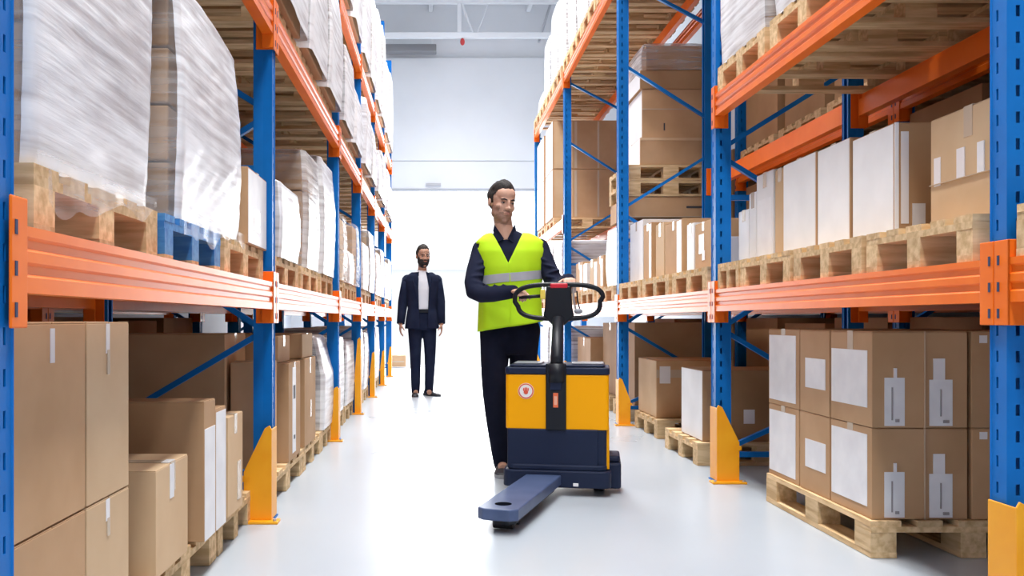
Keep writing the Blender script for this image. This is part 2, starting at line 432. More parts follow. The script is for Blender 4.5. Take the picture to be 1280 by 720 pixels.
def clampy(s, y0, y1, g=.012):
    for Y in (YL if s < 0 else YR):
        lo, hi = Y-g, Y+.07+g
        if y0 < hi and y1 > lo:
            if (y0+y1)/2 < Y+.035: y1 = lo
            else: y0 = hi
    return y0, y1
def rack_pallet(s, y0, y1, z, label, group, x_in=.02, Lx=.98, far=False, xf=None, mat=None):
    xf = XF[s] if xf is None else xf
    y0, y1 = clampy(s, y0, y1, .042)
    xa = xf - s*(-x_in)               # aisle-side end, a little behind or in front of the post face
    return pallet(xa + s*Lx/2, (y0+y1)/2, z, Lx, y1-y0, label, group, random.uniform(-.008,.008), mat, far)

# ------------------------------------------------------------------ cartons
def carton(x0, x1, y0, y1, z0, z1, label, group=None, mat='card', marks=(), tape=True, rz=0, s=1, flap=0, name='cardboard_box'):
    """marks: (face, u0, u1, v0, v1, material): face 'a' = aisle side, 'f' = camera side, 't' = top; u left..right as seen, v bottom..top"""
    if x0 > x1: x0, x1 = x1, x0
    if z0 < 6 and y0 < 17: y0, y1 = clampy(s, y0, y1)
    cx, cy = (x0+x1)/2, (y0+y1)/2; w, d, h = x1-x0, y1-y0, z1-z0
    mb = MB()
    j = lambda a=.003: random.uniform(-a, a)
    mb.box(-w/2, w/2, -d/2, d/2, 0, h-.004)
    mb.box(-w/2+.001, w/2-.001, -d/2+.001, -.002, h-.004, h+j(.001)); mb.box(-w/2+.001, w/2-.001, .002, d/2-.001, h-.004, h+j(.001))
    o = mb.build(name, M[mat], loc=(cx,cy,z0), rz=rz, bevel=min(.007, .05*min(w,d,h)))
    tag(o, label, 'box', group)
    e = .0012
    if tape:
        MB().box(-w/2-.001, w/2+.001, -.025, .025, h+.0005, h+.0022).build('tape', M['tape'], o)
        xa = w/2 if s < 0 else -w/2
        MB().box(min(xa, xa-s*e), max(xa, xa-s*e), -.025, .025, h-.09*random.uniform(.6,1.2), h+.001).build('tape', M['tape'], o)
    for mi_, (f, u0, u1, v0, v1, mt) in enumerate(marks):
        e = .0012 + .0006*mi_
        q = MB()
        if f == 'a':
            xa = (w/2 if s < 0 else -w/2); n = -s
            # seen from the aisle: on the right row far is left; on the left row near is left
            Y = (lambda u: d/2 - u*d) if s > 0 else (lambda u: -d/2 + u*d)
            ya, yb = sorted((Y(u0), Y(u1)))
            q.box(min(xa, xa+n*e*1.6), max(xa, xa+n*e*1.6), ya, yb, v0*h, v1*h)
        elif f == 'f': q.box(-w/2+u0*w, -w/2+u1*w, -d/2-e*1.6, -d/2, v0*h, v1*h)
        else: q.box(-w/2+u0*w, -w/2+u1*w, -d/2+v0*d, -d/2+v1*d, h, h+e*2)
        q.build('tape' if 'tape' in mt else ('printed_mark' if 'print' in mt else ('side_panel' if mt == 'card_white' else 'paper_label')), M[mt], o)
    if flap:      # an open flap standing up
        MB().prism([(0,0),(.004,0),(.004+flap*.3,flap),(flap*.3,flap)], 'y', -d/2, d/2).build('flap', M[mat], o, loc=(w/2-.004,0,h-.002))
    return o

# ------------------------------------------------------------------ stretch-wrapped loads
def film_mesh(w, d, h, seed, nu=80, nv=26, amp=.014, taper=0.0, top_slope=0.0, open_front=False):
    """wrapped block: w along X, d along Y; returns builder with side wall in slot 0, camera-side wall in slot 1"""
    mb = MB(); per = 2*(w+d); r = .03
    def pt(t):
        # walk round the rectangle with rounded corners
        t = t % per
        if t < w: p = (-w/2+t, -d/2)
        elif t < w+d: p = (w/2, -d/2+(t-w))
        elif t < 2*w+d: p = (w/2-(t-w-d), d/2)
        else: p = (-w/2, d/2-(t-2*w-d))
        x, y = p
        ax, ay = abs(x)-(w/2-r), abs(y)-(d/2-r)
        if ax > 0 and ay > 0:
            k = r/max(math.hypot(ax, ay), 1e-6); k = min(k, 1.0)
            x = math.copysign(w/2-r+ax*k, x); y = math.copysign(d/2-r+ay*k, y)
        return x, y
    rs = []
    for j in range(nv+1):
        v = j/nv; z = v*h; ring = []
        for i in range(nu):
            x, y = pt(per*i/nu)
            n1 = noise.noise(Vector((x*2.2+seed*7.1, y*2.2, z*2.0)))
            q = (x+y)*3.0 + z*17 + 2.5*noise.noise(Vector((x*3, y*3, z*3+seed)))
            n2 = abs(math.sin(q))*.35 + .65*noise.noise(Vector((x*5+seed, y*5, z*22-(x+y)*9)))
            k = amp*(n1*1.3 + n2*.55) + .004
            L0 = math.hypot(x/w, y/d)*2
            nx, ny = (math.copysign(1, x) if abs(x) > w/2-r-.002 else 0), (math.copysign(1, y) if abs(y) > d/2-r-.002 else 0)
            sh = 1 - taper*max(0, v-.6)/.4
            top = h
            zz = z
            if top_slope: zz = z*(1 - top_slope*(max(0, (y+d/2)/d-.35)/.65)**1.8)
            bulge = .012*math.sin(math.pi*v)
            ring.append(((x+nx*(k+bulge))*sh, (y+ny*(k+bulge))*(1-taper*.5*max(0,v-.6)/.4), zz))
        rs.append(ring)
    # cover the top
    c = Vector((0,0,0))
    last = rs[-1]
    for sc, dz in ((.93,.012),(.5,.02),(.04,.02)):
        rs.append([(p[0]*sc, p[1]*sc, p[2]+dz+.004*noise.noise(Vector((p[0]*9,p[1]*9,seed+sc)))) for p in last])
    mb.rings(rs, 0, False)
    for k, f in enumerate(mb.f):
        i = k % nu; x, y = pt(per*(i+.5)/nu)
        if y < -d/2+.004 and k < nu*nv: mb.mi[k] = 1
    return mb
def wrapped_load(s, y0, y1, z0, z1, label, group, out=.03, dep=.92, film='film', front='film_thin', seed=1, taper=.0, slope=0.0, inner='card', hi=False, grid=(2,3), xf=None, res=None, skirt=0):
    xf = XF[s] if xf is None else xf
    y0, y1 = clampy(s, y0, y1, .042)
    xa = xf - s*out; xc = xa + s*dep/2; yc = (y0+y1)/2; w, d, h = dep, y1-y0, z1-z0
    t = empty('wrapped_load', (xc, yc, z0)); tag(t, label, 'wrapped load', group)
    nu, nv = (res or ((180, 60) if hi else (64, 20)))
    film_mesh(w-.03, d-.03, h-.022, seed, nu, nv, (.007 if hi else .008), taper, slope).build('stretch_film', [M[film], M[front]], t, smooth=True)  # sides whiter than the camera face: reflected light put into the colour
    if skirt:
        mb = MB(); xs_ = w/2+.012 if s < 0 else -w/2-.012; pts = []
        for i in range(41):
            y = -d/2+.0+d*i/40; n_ = noise.noise(Vector((y*6,seed,0)))
            pts.append((y, -skirt*(.55+.9*n_ - .35*math.sin(y*5)), .006*noise.noise(Vector((y*11,seed,3)))))
        mb.rings([[(xs_-s*0+p[2], p[0], .03) for p in pts],[(xs_+p[2]*1.5, p[0], p[1]*.5) for p in pts],[(xs_+p[2], p[0], p[1]) for p in pts]], 0, False, False)
        mb.build('film_skirt', M['film_clear'], t, smooth=True)
    ny, nz = grid; k = .06
    hh = (h*(1-max(slope*.95, 0)) - .03) if slope else h-.03
    for i in range(ny):
        for j in range(nz):
            a, b_ = -d/2+k/2+(d-k)*i/ny, -d/2+k/2+(d-k)*(i+1)/ny-.006
            hz = hh
            if slope and i == 0: hz = h-.06
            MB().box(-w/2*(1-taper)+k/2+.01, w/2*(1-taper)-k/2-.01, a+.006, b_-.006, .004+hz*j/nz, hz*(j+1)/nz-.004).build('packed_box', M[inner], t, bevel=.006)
    return t
random.seed(11)
# ------------------------------------------------------------------ goods
T1, T2L, T3L, T2R, T3R = Z1+BH, Z2L+BH, Z3L+BH, Z2R+BH, Z3R+BH
PH = .144
G_P = 'wooden pallets on the racks'
# --- right row, first level, nearest bay
for k, (a, b_) in enumerate(((2.755,3.44),(3.47,4.15),(4.18,4.88),(4.91,5.36))):
    rack_pallet(1, a, b_, T1, 'light wooden pallet on the right orange beam in the nearest bay, %s from the camera' % ORD[k], G_P, x_in=-.0, Lx=.92)
zt = T1+PH+.002
carton(1.745, 2.35, 2.80, 3.26, zt, 1.635, 'brown box with four white tape strips, nearest on the right row first level', 'boxes on the right first level', 'card_pale',
       [('a',.05,.14,.38,.64,'tape_pale'),('a',.36,.46,.40,.66,'tape_pale'),('a',.62,.70,.40,.66,'paper'),('a',.87,.97,.42,.68,'tape_pale'),('a',.0,.99,.395,.402,'tape'),('f',.1,.3,.1,.5,'paper')])
carton(1.72, 2.20, 3.47, 3.82, zt, 1.675, 'tall box with white side and brown taped front, nearest white-sided box on the right', 'boxes on the right first level', 'card',
       [('a',.02,.98,.01,.99,'card_white'),('f',.05,.11,.1,.92,'tape_pale'),('f',.14,.24,.02,.28,'paper'),('f',.0,.03,.0,1,'card_white')])
carton(1.72, 2.25, 3.845, 4.17, zt, 1.695, 'white-sided box directly behind the brown-fronted one on the right first level', 'boxes on the right first level', 'card', [('a',.015,.985,.01,.99,'card_white')])
carton(1.72, 2.25, 4.19, 4.585, zt, 1.70, 'wide white-sided box, second of the row of white boxes on the right first level', 'boxes on the right first level', 'card', [('a',.015,.985,.01,.99,'card_white')])
carton(1.735, 2.25, 4.61, 4.74, zt, 1.70, 'narrow cream box squeezed between the white boxes of the right first level', 'boxes on the right first level', 'card_pale')
carton(1.73, 2.25, 4.755, 5.00, zt, 1.71, 'white box at the far end of the tall row on the right first level', 'boxes on the right first level', 'card_white', [('a',.1,.9,.05,.7,'paper')])
carton(1.73, 2.15, 5.01, 5.12, zt, 1.63, 'slim white box one step lower than the tall row on the right first level', 'boxes on the right first level', 'card_white')
carton(1.73, 2.15, 5.13, 5.35, zt, 1.55, 'low white box beside the second right upright, on the first level', 'boxes on the right first level', 'card_white')

rack_pallet(1, 1.70, 2.545, T1, 'wooden pallet at the very right edge of view on the first level', G_P, x_in=-.0, Lx=.92)
carton(1.625, 2.2, 1.75, 2.53, zt, 1.30, 'low pale box on the pallet at the very right edge of view', 'boxes on the right first level', 'card_pale', tape=False)
# --- right row, floor, nearest bay: big double layer on a pallet
pallet(2.085, 4.155, 0.002, 1.14, .80, 'light wooden pallet on the floor under the double layer of brown boxes at lower right', 'pallets on the floor', R(90))
def pf(*a): return a
zf = .148
ys = ((3.61,3.985),(4.0,4.325),(4.34,4.73))
for lay, (za, zb) in enumerate(((zf,.505),(.507,.885))):
    for k, (a, b_) in enumerate(ys):
        for c, (xa, xb) in enumerate(((1.70,2.075),(2.09,2.47))):
            mk = []
            if c == 0: mk = [[('a',.03,.90,.20 if lay else .12,.92 if not lay else .80,'paper')], [('a',.20,.88,.30,.66,'paper')], [('a',.03,.90,.06,.92,'paper')]][k][:]  # end-row labels enlarged so their white carries the bright aisle reflection
            if k == 0 and c == 0: mk += [('f',.13,.34,.02,.52,'paper'),('f',.60,.84,.02,.50,'paper'),('f',.64,.76,.50,.72,'tape_pale'),('f',.20,.215,.08,.42,'print_grey'),('f',.24,.28,.06,.09,'print_grey'),('f',.71,.722,.12,.40,'print_grey'),('f',.74,.80,.05,.08,'print_grey'),('f',.225,.25,.52,.62,'tape_pale'),('f',.545,.549,0,1,'tape')]
            if k == 0 and c == 1: mk += [('f',.08,.16,.88,.96,'paper')]
            nm = '%s brown box, %s %s row, of the double stack on the lower right pallet' % (('upper' if lay else 'lower'), 'aisle-side' if c == 0 else 'inner', ORD[k])
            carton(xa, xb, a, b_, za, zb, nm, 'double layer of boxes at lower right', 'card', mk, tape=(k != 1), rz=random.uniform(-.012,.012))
# --- right row, floor, second bay
pallet(2.10, 6.28, 0.002, .90, .84, 'wooden pallet on the floor under the long low box behind the second right upright', 'pallets on the floor', 0)
carton(1.70, 2.58, 5.92, 6.43, zf, .605, 'long low brown box with white aisle side, behind the second right upright', 'boxes on the floor right', 'card_dark',
       [('a',.01,.99,.01,.99,'card_white'),('f',.0,.10,.01,.99,'card'),('f',.30,.38,.25,.45,'tape_pale')], tape=False)
pallet(2.16, 7.60, 0.002, .90, .82, 'wooden pallet on the floor under the taped brown box near the third right upright', 'pallets on the floor', 0)
carton(1.745, 2.36, 7.36, 8.02, zf, .605, 'brown taped box with pale side on the floor pallet near the third right upright', 'boxes on the floor right', 'card',
       [('a',.02,.98,.01,.99,'card_pale'),('f',.0,1,.70,.84,'tape'),('f',.04,.18,.60,.9,'tape_pale')])
# third and fourth bays, floor
for k, (a, b_, z, xx, mt) in enumerate(((8.42,9.22,.905,1.80,'card_dark'),(9.42,10.3,.90,1.84,'card_dark'),(10.5,11.5,.72,1.74,'card'))):
    pallet(2.2, (a+b_)/2, .002, .9, b_-a, 'wooden floor pallet in the third right bay, %s from the camera' % ORD[k], 'pallets on the floor', far=True)
    carton(xx, 2.62, a+.02, b_-.02, zf, z, 'large dark brown box on a floor pallet in the third right bay, %s in line' % ORD[k], 'large boxes in the third right bay', mt, [('f',.1,.9,.45,.47,'tape')])
for k, (a, b_) in enumerate(((11.95,12.9),(13.0,13.95),(14.1,15.1))):
    pallet(2.13, (a+b_)/2, .002, .9, b_-a, 'wooden floor pallet in the fourth right bay, %s from the camera' % ORD[k], 'pallets on the floor', far=True)
    wrapped_load(1, a+.03, b_-.03, zf, .84, 'white wrapped load on the floor of the fourth right bay, %s from the camera' % ORD[k], 'wrapped loads on the floor', out=-.08, seed=40+k, grid=(1,2), res=(48,10))

# --- right row, first level, second and third bay
for k, (a, b_) in enumerate(((5.475,6.30),(6.38,7.22),(7.30,8.17))):
    rack_pallet(1, a, b_, T1, 'light wooden pallet on the right first level in the second bay, %s from the camera' % ORD[k], G_P, x_in=-.0, Lx=.92)
row2 = [(5.50,5.62,1.43,'card_white','short white box just past the second right upright'),(5.72,6.09,1.56,'card','brown box with a white print mark past the second right upright'),
        (6.12,6.29,1.58,'card_white','slim white box, third along the second right bay first level'),(6.41,6.90,1.64,'card','brown box in the middle of the second right bay first level'),
        (6.93,7.19,1.67,'card_pale','cream box in the middle of the second right bay first level'),(7.33,7.62,1.71,'card','tall brown box with white corners in the second right bay first level'),
        (7.65,8.15,1.77,'card_white','tallest white box before the third right upright, first level')]
for k, (a, b_, z, mt, lb) in enumerate(row2):
    mk = []
    if mt == 'card': mk = [('a',.70,.95,.02,.98,'paper')] if k != 1 else [('a',.25,.55,.35,.75,'tape_pale'),('a',.45,.60,.2,.4,'paper')]
    carton(1.70, 2.30, a, b_, zt, z, lb, 'boxes on the right first level', mt, mk)
for k, (a, b_) in enumerate(((8.42,9.30),(9.45,10.35),(10.5,11.4))):
    rack_pallet(1, a, b_, T1, 'wooden pallet on the right first level in the third bay, %s from the camera' % ORD[k], G_P, x_in=-.0, Lx=.92)
wrapped_load(1, 8.45, 9.27, zt, 1.845, 'pale wrapped block under the flat carton and pallet tower past the third right upright', 'wrapped loads right', out=-.09, dep=.80, seed=3, film='film_thin', front='film_thin', grid=(2,2))
carton(1.73, 2.52, 8.47, 9.24, 1.875, 2.065, 'flat brown carton with dark print below the two stacked pallets in the third right bay', 'tower of goods in the third right bay', 'card', [('f',.70,.92,.45,.55,'print'),('f',.0,1,.02,.05,'tape')])
for k, z in enumerate((2.068, 2.214)):
    pallet(2.14, 8.86, z, .84, .80, '%s of the two wooden pallets stacked on the flat carton in the third right bay' % ('lower' if k == 0 else 'upper'), G_P, 0)
carton(1.86, 2.52, 8.48, 9.22, 2.362, 2.61, 'flat brown box at the foot of the tall tower, resting on two stacked pallets', 'tower of goods in the third right bay', 'card', [('a',.02,.98,.02,.98,'card_white'),('f',.0,1,.9,1,'card_pale')])
carton(1.88, 2.50, 8.49, 9.20, 2.612, 3.06, 'mid brown box in the tall tower of the third right bay', 'tower of goods in the third right bay', 'card', [('a',.02,.98,.02,.98,'card_white'),('f',.0,1,.58,.60,'tape'),('f',.32,.34,.15,.3,'print')])
carton(1.86, 2.52, 8.48, 9.22, 3.062, 3.23, 'thin dark box under the top of the tall tower of the third right bay', 'tower of goods in the third right bay', 'card_dark', [('a',.02,.98,.02,.98,'card_white')])
wrapped_load(1, 8.47, 9.23, 3.235, 3.50, 'dark brown wrapped block crowning the tall tower of the third right bay', 'tower of goods in the third right bay', out=-.26, dep=.66, seed=5, film='film_thin', front='film_clear', grid=(1,1), inner='card_dark', taper=.06)
row3 = [(9.48,9.85,1.60,'card'),(9.88,10.05,1.56,'card_white'),(10.08,10.32,1.60,'card_pale'),(10.53,10.80,1.58,'card_white'),(10.83,11.36,1.62,'card')]
for k, (a, b_, z, mt) in enumerate(row3):
    carton(1.70, 2.3, a, b_, zt, z, '%s box on the first level of the third right bay, %s in line' % ({'card':'brown','card_white':'white','card_pale':'cream'}[mt], ORD[k]), 'boxes on the right first level', mt, [('a',.6,.9,.1,.9,'paper')] if mt == 'card' else [])
for k, (a, b_) in enumerate(((11.9,12.85),(12.95,13.9),(14.05,15.1))):
    rack_pallet(1, a, b_, T1, 'wooden pallet on the right first level in the fourth bay, %s from the camera' % ORD[k], G_P, Lx=.92, far=True)
    wrapped_load(1, a+.02, b_-.02, zt, 1.98, 'white wrapped load on the first level of the fourth right bay, %s from the camera' % ORD[k], 'wrapped loads right', out=.0, seed=20+k, grid=(1,2), res=(48,12))
# second level, fourth bay
for k, (a, b_) in enumerate(((12.92,13.85),(14.0,15.0))):
    rack_pallet(1, a, b_, T2R, 'wooden pallet on the second level of the fourth right bay, %s from the camera' % ORD[k], G_P, Lx=.95, far=True)
    for j, (z0, z1) in enumerate(((T2R+PH+.002, 3.05),(3.055, 3.74))):
        carton(1.61, 2.56, a+.03, b_-.03, z0, z1, '%s large brown box on the second level of the fourth right bay, %s stack' % ('lower' if j == 0 else 'upper', ORD[k]), 'large boxes high on the right', 'card',
               [('a',.02,.98,.01,.99,'card_white'),('f',.02,.30,.02,.98,'card_pale'),('f',.32,.36,.02,.98,'tape'),('f',.66,.69,.02,.98,'tape')])
# second level nearest bay
cols = (('film','film_thin'),)
for k, (a, b_) in enumerate(((2.80,3.58),(3.66,4.44),(4.52,5.32))):
    rack_pallet(1, a, b_, T2R, 'wooden pallet high on the right second level of the nearest bay, %s from the camera' % ORD[k], G_P, x_in=-.0, Lx=1.0)
    wrapped_load(1, a+.02, b_-.02, T2R+PH+.002, 3.2, 'milky wrapped load high on the right second level, %s from the camera' % ORD[k], 'wrapped loads right', out=.0, dep=.96, seed=30+k, grid=(2,2), inner='card_dark', hi=False)  # dark inner boxes put the shade of the slat gaps into colour
# third level
for k, (a, b_, hh) in enumerate(((8.36,9.2,1.3),(9.27,10.1,1.3),(10.15,10.95,1.3),(11.0,11.72,1.25),(11.86,12.65,1.3),(12.7,13.5,1.15),(13.55,14.3,.95),(14.35,15.2,.32))):
    rack_pallet(1, a, b_, T3R, 'wooden pallet on the topmost right level, %s from the camera' % (ORD+['eighth'])[k], G_P, x_in=-.02, Lx=1.0, far=True)
    wrapped_load(1, a+.02, b_-.02, T3R+PH+.002, T3R+PH+hh, 'pale wrapped load on the topmost right level, %s from the camera' % (ORD+['eighth'])[k], 'wrapped loads on the topmost right level', out=-.04, dep=.92, seed=50+k, grid=(1,1), inner='card_dark', res=(48,14))

for k, (a, b_) in enumerate(((5.44,6.28),(6.34,7.18),(7.24,8.10))):  # unseen loads added up here to shade the boxes behind
    rack_pallet(1, a, b_, T3R, 'unseen added wooden pallet on the right third level, second bay, %s from the camera' % ORD[k], G_P, x_in=-.02, Lx=1.0, far=True)
    wrapped_load(1, a+.02, b_-.02, T3R+PH+.002, 5.2, 'unseen added pale wrapped load on the right third level, second bay, %s from the camera' % ORD[k], 'wrapped loads on the topmost right level', out=-.04, dep=.92, seed=150+k, grid=(1,1), inner='card_dark', res=(48,14))
# --- left row, first level
rack_pallet(-1, 1.86, 2.70, T1, 'light wooden pallet under the nearest white wrapped load on the left', G_P, x_in=.045, Lx=1.0)
wrapped_load(-1, 1.885, 2.69, T1+PH+.002, 2.2, 'big white stretch-wrapped load, nearest on the left first level', 'wrapped loads left', out=-.055, seed=2, skirt=.09, hi=True, grid=(2,3), inner='card', front='film_clear')
t = rack_pallet(-1, 2.745, 3.42, T1, 'blue painted wooden pallet between the two big white wrapped loads on the left', G_P, x_in=.035, Lx=1.0)
blu = {}
for ch in t.children:
    if ch.name.startswith('bottom'): continue
    me = ch.data
    if me.name not in blu:
        m2 = me.copy(); m2.materials.clear(); m2.materials.append(M['blue_wood']); blu[me.name] = m2
    ch.data = blu[me.name]
rack_pallet(-1, 3.46, 4.30, T1, 'light wooden pallet beside the blue pallet on the left first level', G_P, x_in=.03, Lx=1.0)
wrapped_load(-1, 2.88, 3.78, T1+PH+.002, 2.04, 'tall white wrapped load with brown boxes showing at its front, second on the left', 'wrapped loads left', out=-.03, seed=8, skirt=.06, hi=True, grid=(2,4), slope=.05, front='film_clear', taper=.02)
carton(-1.35, -.80, 3.86, 4.30, T1+PH+.002, 1.575, 'brown box with pale side standing before the second left upright, first level', 'boxes on the left first level', 'card', [('a',.02,.98,.02,.98,'paper'),('a',.3,.6,.2,.5,'tape')], s=-1)
for k, (a, b_) in enumerate(((4.50,5.34),(5.42,6.22),(6.30,7.12))):
    rack_pallet(-1, a, b_, T1, 'light wooden pallet on the left first level of the second bay, %s from the camera' % ORD[k], G_P, x_in=.035, Lx=1.0)
zt = T1+PH+.002
wrapped_load(-1, 4.66, 5.32, zt, 1.66, 'low white wrapped load just past the second left upright', 'wrapped loads left', out=-.02, seed=9, grid=(2,2), res=(110,34), inner='card_pale')
wrapped_load(-1, 5.60, 6.20, zt, 1.99, 'tall brown load in clear wrap in the second left bay', 'wrapped loads left', out=-.02, dep=.93, seed=10, grid=(2,3), film='film_thin', front='film_clear', inner='card_dark')
wrapped_load(-1, 6.32, 7.10, zt, 2.08, 'tall narrow white wrapped load before the third left upright', 'wrapped loads left', out=-.01, seed=12, grid=(2,3), taper=.03)
lab = ['brown and white wrapped load', 'pale wrapped load']
ls = [(7.32,7.85,1.80,'film_clear','card_pale'),(7.95,8.5,1.55,'film_thin','card'),(8.6,9.15,1.85,'film_clear','card'),
      (9.35,10.2,1.75,'film_thin','card'),(10.3,11.1,1.95,'film','card_pale'),(11.35,12.2,1.8,'film_thin','card'),(12.3,13.1,1.9,'film','card_pale'),(13.35,14.2,1.8,'film','card_pale'),(14.3,15.1,1.9,'film','card')]
for k, (a, b_, z, fm, inn) in enumerate(ls):
    rack_pallet(-1, a-.03, b_+.03, T1, 'wooden pallet on the left first level past the third upright, %s along' % (ORD+['eighth','ninth'])[k], G_P, x_in=.035, Lx=1.0, far=k > 2)
    wrapped_load(-1, a, b_, zt, z, '%s load on the left first level past the third upright, %s along' % ({'film_clear':'clear wrapped brown','film_thin':'thinly wrapped','film':'white wrapped'}[fm], (ORD+['eighth','ninth'])[k]), 'wrapped loads left', out=.01, seed=60+k, film=fm, front='film_clear', grid=(1,2), inner=inn, res=(48,14))
# second level
l2 = [(1.80,2.60),(2.66,3.46),(3.52,4.30),(4.46,5.30),(5.36,6.20),(6.26,7.10),(7.30,8.15),(8.22,9.12),(9.32,10.2),(10.27,11.1),(11.33,12.2),(12.27,13.1),(13.33,14.2),(14.25,15.1)]
N14 = ORD+['eighth','ninth','tenth','eleventh','twelfth','thirteenth','fourteenth']
for k, (a, b_) in enumerate(l2):
    rack_pallet(-1, a, b_, T2L, 'wooden pallet on the left second level, %s from the camera' % N14[k], G_P, x_in=.04, Lx=1.0, far=k > 7)
    tall = (3.2, 3.3, 3.36)[k % 3] if k < 6 else (3.15, 3.05, 3.22)[k % 3]
    wrapped_load(-1, a+.02, b_-.02, T2L+PH+.002, tall, 'white wrapped load on the left second level, %s from the camera' % N14[k], 'white loads on the left second level', out=.045, seed=80+k, grid=(1,2), inner='card_dark', res=(72,24) if k < 7 else (48,14), taper=.03*(k % 2))  # dark board inside paints the shade between the pallet slats
for k, (a, b_) in enumerate(l2[6:]):
    rack_pallet(-1, a, b_, T3L, 'wooden pallet on the topmost left level, %s from the camera' % N14[k], G_P, x_in=.04, Lx=1.0, far=True)
    wrapped_load(-1, a+.02, b_-.02, T3L+PH+.002, 4.7+.1*(k % 3), 'white wrapped load on the topmost left level, %s from the camera' % N14[k], 'white loads on the topmost left level', out=.04, seed=100+k, grid=(1,1), inner='card_pale', res=(48,14))

# --- left row, floor
XA = -.85
pallet(-1.34, 2.20, .002, .95, .80, 'wooden pallet on the floor under the stacked brown boxes nearest at lower left', 'pallets on the floor', 0)
for lay, (z0, z1) in enumerate(((zf,.474),(.478,.925))):
    w = 'upper' if lay else 'lower'
    carton(-1.55, XA, 1.84, 2.215, z0, z1, '%s wide plain brown box stacked nearest at lower left' % w, 'boxes on the floor left', 'card', [('a',.46,.52,.80 if lay else .1,.97 if lay else .2,'tape_pale')], s=-1, tape=False)
    carton(-1.55, XA, 2.225, 2.525, z0, z1, '%s narrow brown box with shiny tape, second stack at lower left' % w, 'boxes on the floor left', 'card_pale', [('a',.42,.50,.82,.99,'tape_pale'),('a',.44,.50,.70,.84,'tape')], s=-1, tape=False)
pallet(-1.34, 3.15, .002, .95, .86, 'wooden pallet on the floor under the low boxes of the nearest left bay', 'pallets on the floor', 0)
carton(-1.22, XA, 2.77, 3.12, zf, .476, 'small low brown box with a light tape mark, at lower left', 'boxes on the floor left', 'card_pale', [('a',.40,.52,.66,.99,'paper'),('t',.92,.99,.42,.60,'paper')], s=-1)
carton(-1.30, -.825, 3.24, 3.40, zf, .642, 'upright brown box standing behind the small low box on the left floor', 'boxes on the floor left', 'card', [('a',.04,.96,.0,.80,'paper')], s=-1, tape=False)
carton(-1.30, -.825, 3.405, 3.57, zf, .60, 'box with greyish white side next to the upright brown box, left floor', 'boxes on the floor left', 'card', [('a',.04,.96,.0,.97,'paper')], s=-1, tape=False)
pallet(-1.34, 3.93, .002, .95, .64, 'wooden pallet on the floor just before the second left upright', 'pallets on the floor', 0)
carton(-1.25, -.83, 3.63, 3.90, zf, .545, 'small pale brown box nearest the second left upright, on the floor pallet', 'boxes on the floor left', 'card_pale', [('a',.60,.85,.1,.5,'tape')], s=-1)
carton(-1.72, -1.05, 4.52, 5.0, zf, .86, 'very large shadowed brown box behind the diagonal brace, left floor', 'boxes on the floor left', 'card', s=-1)
carton(-1.03, -.84, 4.56, 4.78, zf, .72, 'narrow brown box standing right behind the second left upright', 'boxes on the floor left', 'card', s=-1)
pallet(-1.30, 5.05, .002, .95, 1.1, 'wooden pallet on the floor behind the second left upright', 'pallets on the floor', 0)
pallet(-1.30, 6.05, .002, .95, .86, 'wooden pallet on the floor in the middle of the second left bay', 'pallets on the floor', 0)
carton(-1.36, -.82, 5.04, 5.46, zf, .69, 'brown box carrying a long paper label with a dark square, left floor second bay', 'boxes on the floor left', 'card', [('a',.30,.58,.06,.95,'paper'),('a',.36,.52,.62,.76,'print'),('a',.40,.50,.2,.24,'print')], s=-1)
carton(-1.45, -.82, 5.64, 6.14, zf, .69, 'brown box behind the labelled one, left floor second bay', 'boxes on the floor left', 'card', [('a',.5,.6,.3,.5,'tape')], s=-1)
carton(-1.40, -.84, 5.66, 6.12, .694, .845, 'flat brown box lying on top of the boxes in the second left bay', 'boxes on the floor left', 'card', [('a',.02,.98,.02,.98,'card_pale')], s=-1)
carton(-1.45, -.88, 5.05, 5.44, .694, .84, 'flat brown box on top of the labelled box in the second left bay', 'boxes on the floor left', 'card', s=-1)
pallet(-1.30, 6.80, .002, .95, .62, 'wooden pallet on the floor before the third left upright', 'pallets on the floor', 0)
wrapped_load(-1, 6.50, 7.08, zf, .83, 'white bag-like wrapped load on the floor before the third left upright', 'wrapped loads on the floor', out=-.03, seed=15, grid=(1,2), res=(90,30), taper=.12, inner='card_white')
for k, (a, b_, z) in enumerate(((7.4,8.2,.80),(8.3,9.1,.75),(9.4,10.2,.85),(10.3,11.1,.8),(11.4,12.2,.8),(12.3,13.1,.85),(13.4,14.2,.8))):
    pallet(-1.32, (a+b_)/2, .002, .95, b_-a, 'wooden floor pallet on the left past the third upright, %s along' % ORD[k], 'pallets on the floor', far=True)
    wrapped_load(-1, a+.02, b_-.02, zf, z, 'pale wrapped load on the floor left past the third upright, %s along' % ORD[k], 'wrapped loads on the floor', out=-.05, seed=120+k, grid=(1,2), res=(48,12), inner='card' if k % 2 else 'card_pale')

# --- rear rows, glimpsed in shade; goods stacked high to block leaking lamp light
def rear(s, xf, ys, z, zs, nm, n0=0):
    for k, (a, b_) in enumerate(ys):
        rack_pallet(s, a, b_, z, 'wooden pallet in the shade of the rear %s row, %s, %s along' % (SIDE[s], nm, N14[k+n0]), 'pallets of the rear rows', x_in=0, Lx=.95, xf=xf, far=True)
        x0, x1 = (xf+.04, xf+.85) if s > 0 else (xf-.85, xf-.04)
        carton(x0, x1, a+.03, b_-.03, z+PH+.002, z+PH+zs[k % len(zs)], 'large brown box in the shade of the rear %s row, %s, %s along' % (SIDE[s], nm, N14[k+n0]), 'boxes of the rear rows', 'card_dark', s=s, tape=False)  # dark board puts the shade of the rear rows into the colour
r3 = ((2.8,3.6),(3.68,4.46),(4.54,5.3),(5.5,6.3),(6.4,7.2),(7.3,8.1))
r5 = r3 + ((8.4,9.3),(9.4,10.4),(10.5,11.5))
